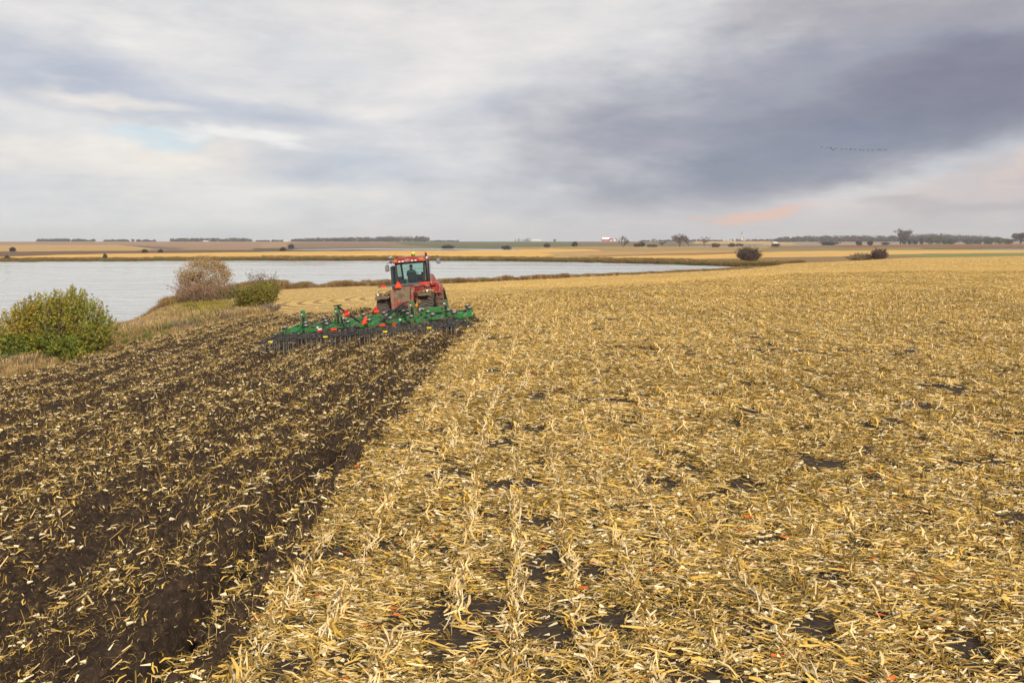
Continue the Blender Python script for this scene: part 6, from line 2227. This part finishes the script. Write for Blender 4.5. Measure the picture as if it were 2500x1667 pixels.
    tr = part(MB().prism([(c[0] + a * s_, c[2] + b * s_) for a, b in pts_], M['smv_rim'], 'Y', c[1], c[1] + .02).bar((c[0], c[1] + .05, ZF - .1), (c[0], c[1] + .05, ZF + .35), .04, .03, G_), 'warning_triangle')
    part(MB().prism([(c[0] + a * s_ * .80, c[2] + .03 + b * s_ * .86) for a, b in pts_], M['smv'], 'Y', c[1] - .012, c[1] - .002), 'fluorescent_face', tr)

    # hydraulic hoses draped over the frame
    r = random.Random(12)
    for i in range(16):
        x0 = r.uniform(-3.8, 3.8); y0 = r.uniform(2.2, 4.6)
        dx = r.uniform(-.9, .9); dy = r.uniform(-.6, .6)
        pts = [(x0 + dx * t, y0 + dy * t, ZF + .09 + .16 * math.sin(t * math.pi) * r.uniform(.4, 1.2)) for t in (0, .25, .5, .75, 1)]
        part(MB().path(pts, .016, M['hose'], 5), 'hose')
    for i in range(10):
        x0 = r.uniform(-3.6, 3.8); y0 = r.choice([1.7, 3.1, 4.6]) - .08
        part(MB().box((x0, y0, ZF + r.uniform(-.02, .05)), (r.uniform(.08, .2), .02, .07), M['white'] if i % 2 else M['steel']), 'decal')
    # disc gangs under the front of the frame
    disc_me = MB().lathe([(.02, -.02), (.12, .0), (.235, .035), (.238, .03), (.13, -.012), (.02, -.035)], M['harrow'], n=18, axis='X').build('disc', False, True).data
    for gx0, gx1, ang in ((-4.6, -.3, 12), (.3, 4.45, -12)):
        g_ = bpy.data.objects.new('disc_gang', None); COL.objects.link(g_); g_.parent = D
        g_.location = ((gx0 + gx1) / 2, 5.6, .22); g_.rotation_euler = (0, 0, R(ang * .5))
        L = gx1 - gx0
        part(MB().tube((-L / 2, 0, 0), (L / 2, 0, 0), .03, .03, K, 8), 'gang_axle', g_)
        n = int(L / .26)
        for i in range(n + 1):
            o = bpy.data.objects.new('disc', disc_me); COL.objects.link(o); o.parent = g_; o.location = (-L / 2 + i * L / n, 0, 0)
        for t in (-.42, -.1, .2, .45):
            part(MB().bar((L * t, 0, .03), (L * t, -.35, .50), .05, .05, G_), 'gang_arm', g_)
    # right end: low rail, depth shank and end cap over black covering discs
    part(MB().bar((3.6, 1.9, .40), (4.7, 2.2, .40), .05, .05, G_).bar((4.48, 2.2, ZF), (4.50, 2.2, .02), .05, .07, G_), 'end_rail')
    part(MB().bar((4.40, 1.7, ZF), (4.42, 4.6, ZF + .01), .12, .12, G_).bar((4.62, 3.0, ZF), (4.62, 3.0, ZF - .35), .05, .16, K).box((4.58, 2.6, ZF), (.22, .12, .20), G_), 'end_tube')
    for i in range(7):
        o = bpy.data.objects.new('covering_disc', disc_me); COL.objects.link(o); o.parent = D
        o.location = (3.7 + .13 * i, 1.75 + .05 * i, .20); o.rotation_euler = (0, 0, R(60))
    shank(4.55, 3.0)
    shank(3.95, 2.1)
    # gauge wheels under the frame
    for x in (-3.4, -.9, .9, 3.4):
        w_ = part(MB().lathe([(.12, -.09), (.30, -.10), (.33, -.06), (.33, .06), (.30, .10), (.12, .09)], M['rubber'], (x, 3.7, .33), 20, 'X'), 'gauge_wheel', sm=True)
        part(MB().lathe([(.02, -.08), (.13, -.08), (.13, .08), (.02, .08)], M['zinc'], (x, 3.7, .33), 14, 'X'), 'rim', w_, True)

    # ---- tine harrow sections
    tine_me = MB()
    tl = [(0, 0, 0), (0, -.05, -.16), (0, -.12, -.40), (0, -.20, -.58)]
    for a, b in zip(tl[:-1], tl[1:]):
        tine_me.tube(a, b, .015, .013, M['tine'], 5)
    tine_me.tube((-.05, 0, 0), (.05, 0, 0), .028, .028, M['black'], 6)
    tine_me = tine_me.build('tine', False).data
    hs = [(-4.82, -2.98), (-2.92, -.32), (-.26, 1.86), (1.92, 4.28)]
    ytop = [(0.0, .52), (.40, .56), (.80, .60)]
    yel = [-4.25, -1.72, 1.02, 3.02]
    for k, (x0, x1) in enumerate(hs):
        H_ = bpy.data.objects.new('harrow_section', None); COL.objects.link(H_); H_.parent = D
        for j, (yy, zz) in enumerate(ytop):
            sh = .14 * j
            part(MB().tube((x0 + sh * .5, yy, zz), (x1 + sh * .5, yy, zz), .027, .027, M['harrow'], 8), 'tine_bar', H_, True)
        n = max(3, int((x1 - x0) / .48))
        for i in range(n + 1):
            xx = x0 + .05 + (x1 - x0 - .1) * i / n
            part(MB().bar((xx, -.05, .535), (xx + .26, .88, .625), .026, .024, M['harrow']), 'strut', H_)
        for j, (yy, zz) in enumerate(ytop):
            n = int((x1 - x0) / (.23 if j == 0 else .34))
            for i in range(n):
                xx = x0 + .1 + (x1 - x0 - .15) * (i + (.0, .5, .25)[j]) / n + .09 * j
                o = bpy.data.objects.new('tine', tine_me); COL.objects.link(o); o.parent = H_; o.location = (xx, yy, zz - .03)
                o.rotation_euler = (r.uniform(-.06, .06), r.uniform(-.04, .04), 0)
        part(MB().box((yel[k], -.03, .52), (.20, .05, .055), M['yellow']), 'yellow_decal', H_)
        # support arm and bar above each section
        xm = (x0 + x1) / 2
        part(MB().bar((x0 + (x1 - x0) * .15, .15, .56), (x0 + (x1 - x0) * .42, .9, .80), .04, .04, M['harrow']), 'support_arm', H_)
        if k:
            part(MB().bar((x0 + (x1 - x0) * .40, .95, .72), (x0 + (x1 - x0) * .98, .95, .72), .07, .07, K), 'support_bar', H_)
        else:
            part(MB().bar((x0 + .35, 1.0, .62), (x1 - .1, 1.0, .62), .06, .06, K), 'support_bar', H_)
        part(MB().lathe([(.10, -.02), (.13, -.02), (.13, .02), (.10, .02)], M['harrow'], (x1 - .35, .55, .68), 14, 'Y').bar((x1 - .45, .6, .66), (x1 - .3, 1.2, .80), .05, .06, K), 'adjuster', H_, True)
    for x0, x1, z, mt in ((-2.33, -2.09, .72, 'redlens'), (-1.72, -1.44, .72, 'redorange'), (.56, .84, .72, 'redorange'), (1.16, 1.36, .72, 'redlens')):
        part(MB().box(((x0 + x1) / 2, .90, z), (x1 - x0, .02, .085), M[mt]), 'reflector')
    return D


IMPL = build_implement()

# ------------------------------------------------------------------ air
def haze():
    m = bpy.data.materials.new('thin_autumn_air'); m.use_nodes = True
    nt = m.node_tree; nt.nodes.clear()
    v = nt.nodes.new('ShaderNodeVolumePrincipled')
    v.inputs['Color'].default_value = (0.86, 0.90, 0.96, 1)
    v.inputs['Density'].default_value = 0.00013
    v.inputs['Anisotropy'].default_value = 0.0
    o = nt.nodes.new('ShaderNodeOutputMaterial'); nt.links.new(v.outputs[0], o.inputs['Volume'])
    mb = MB().box((0, 3400, 20), (15600, 7300, 112), m)
    kind(mb.build('haze'), 'stuff')


haze()
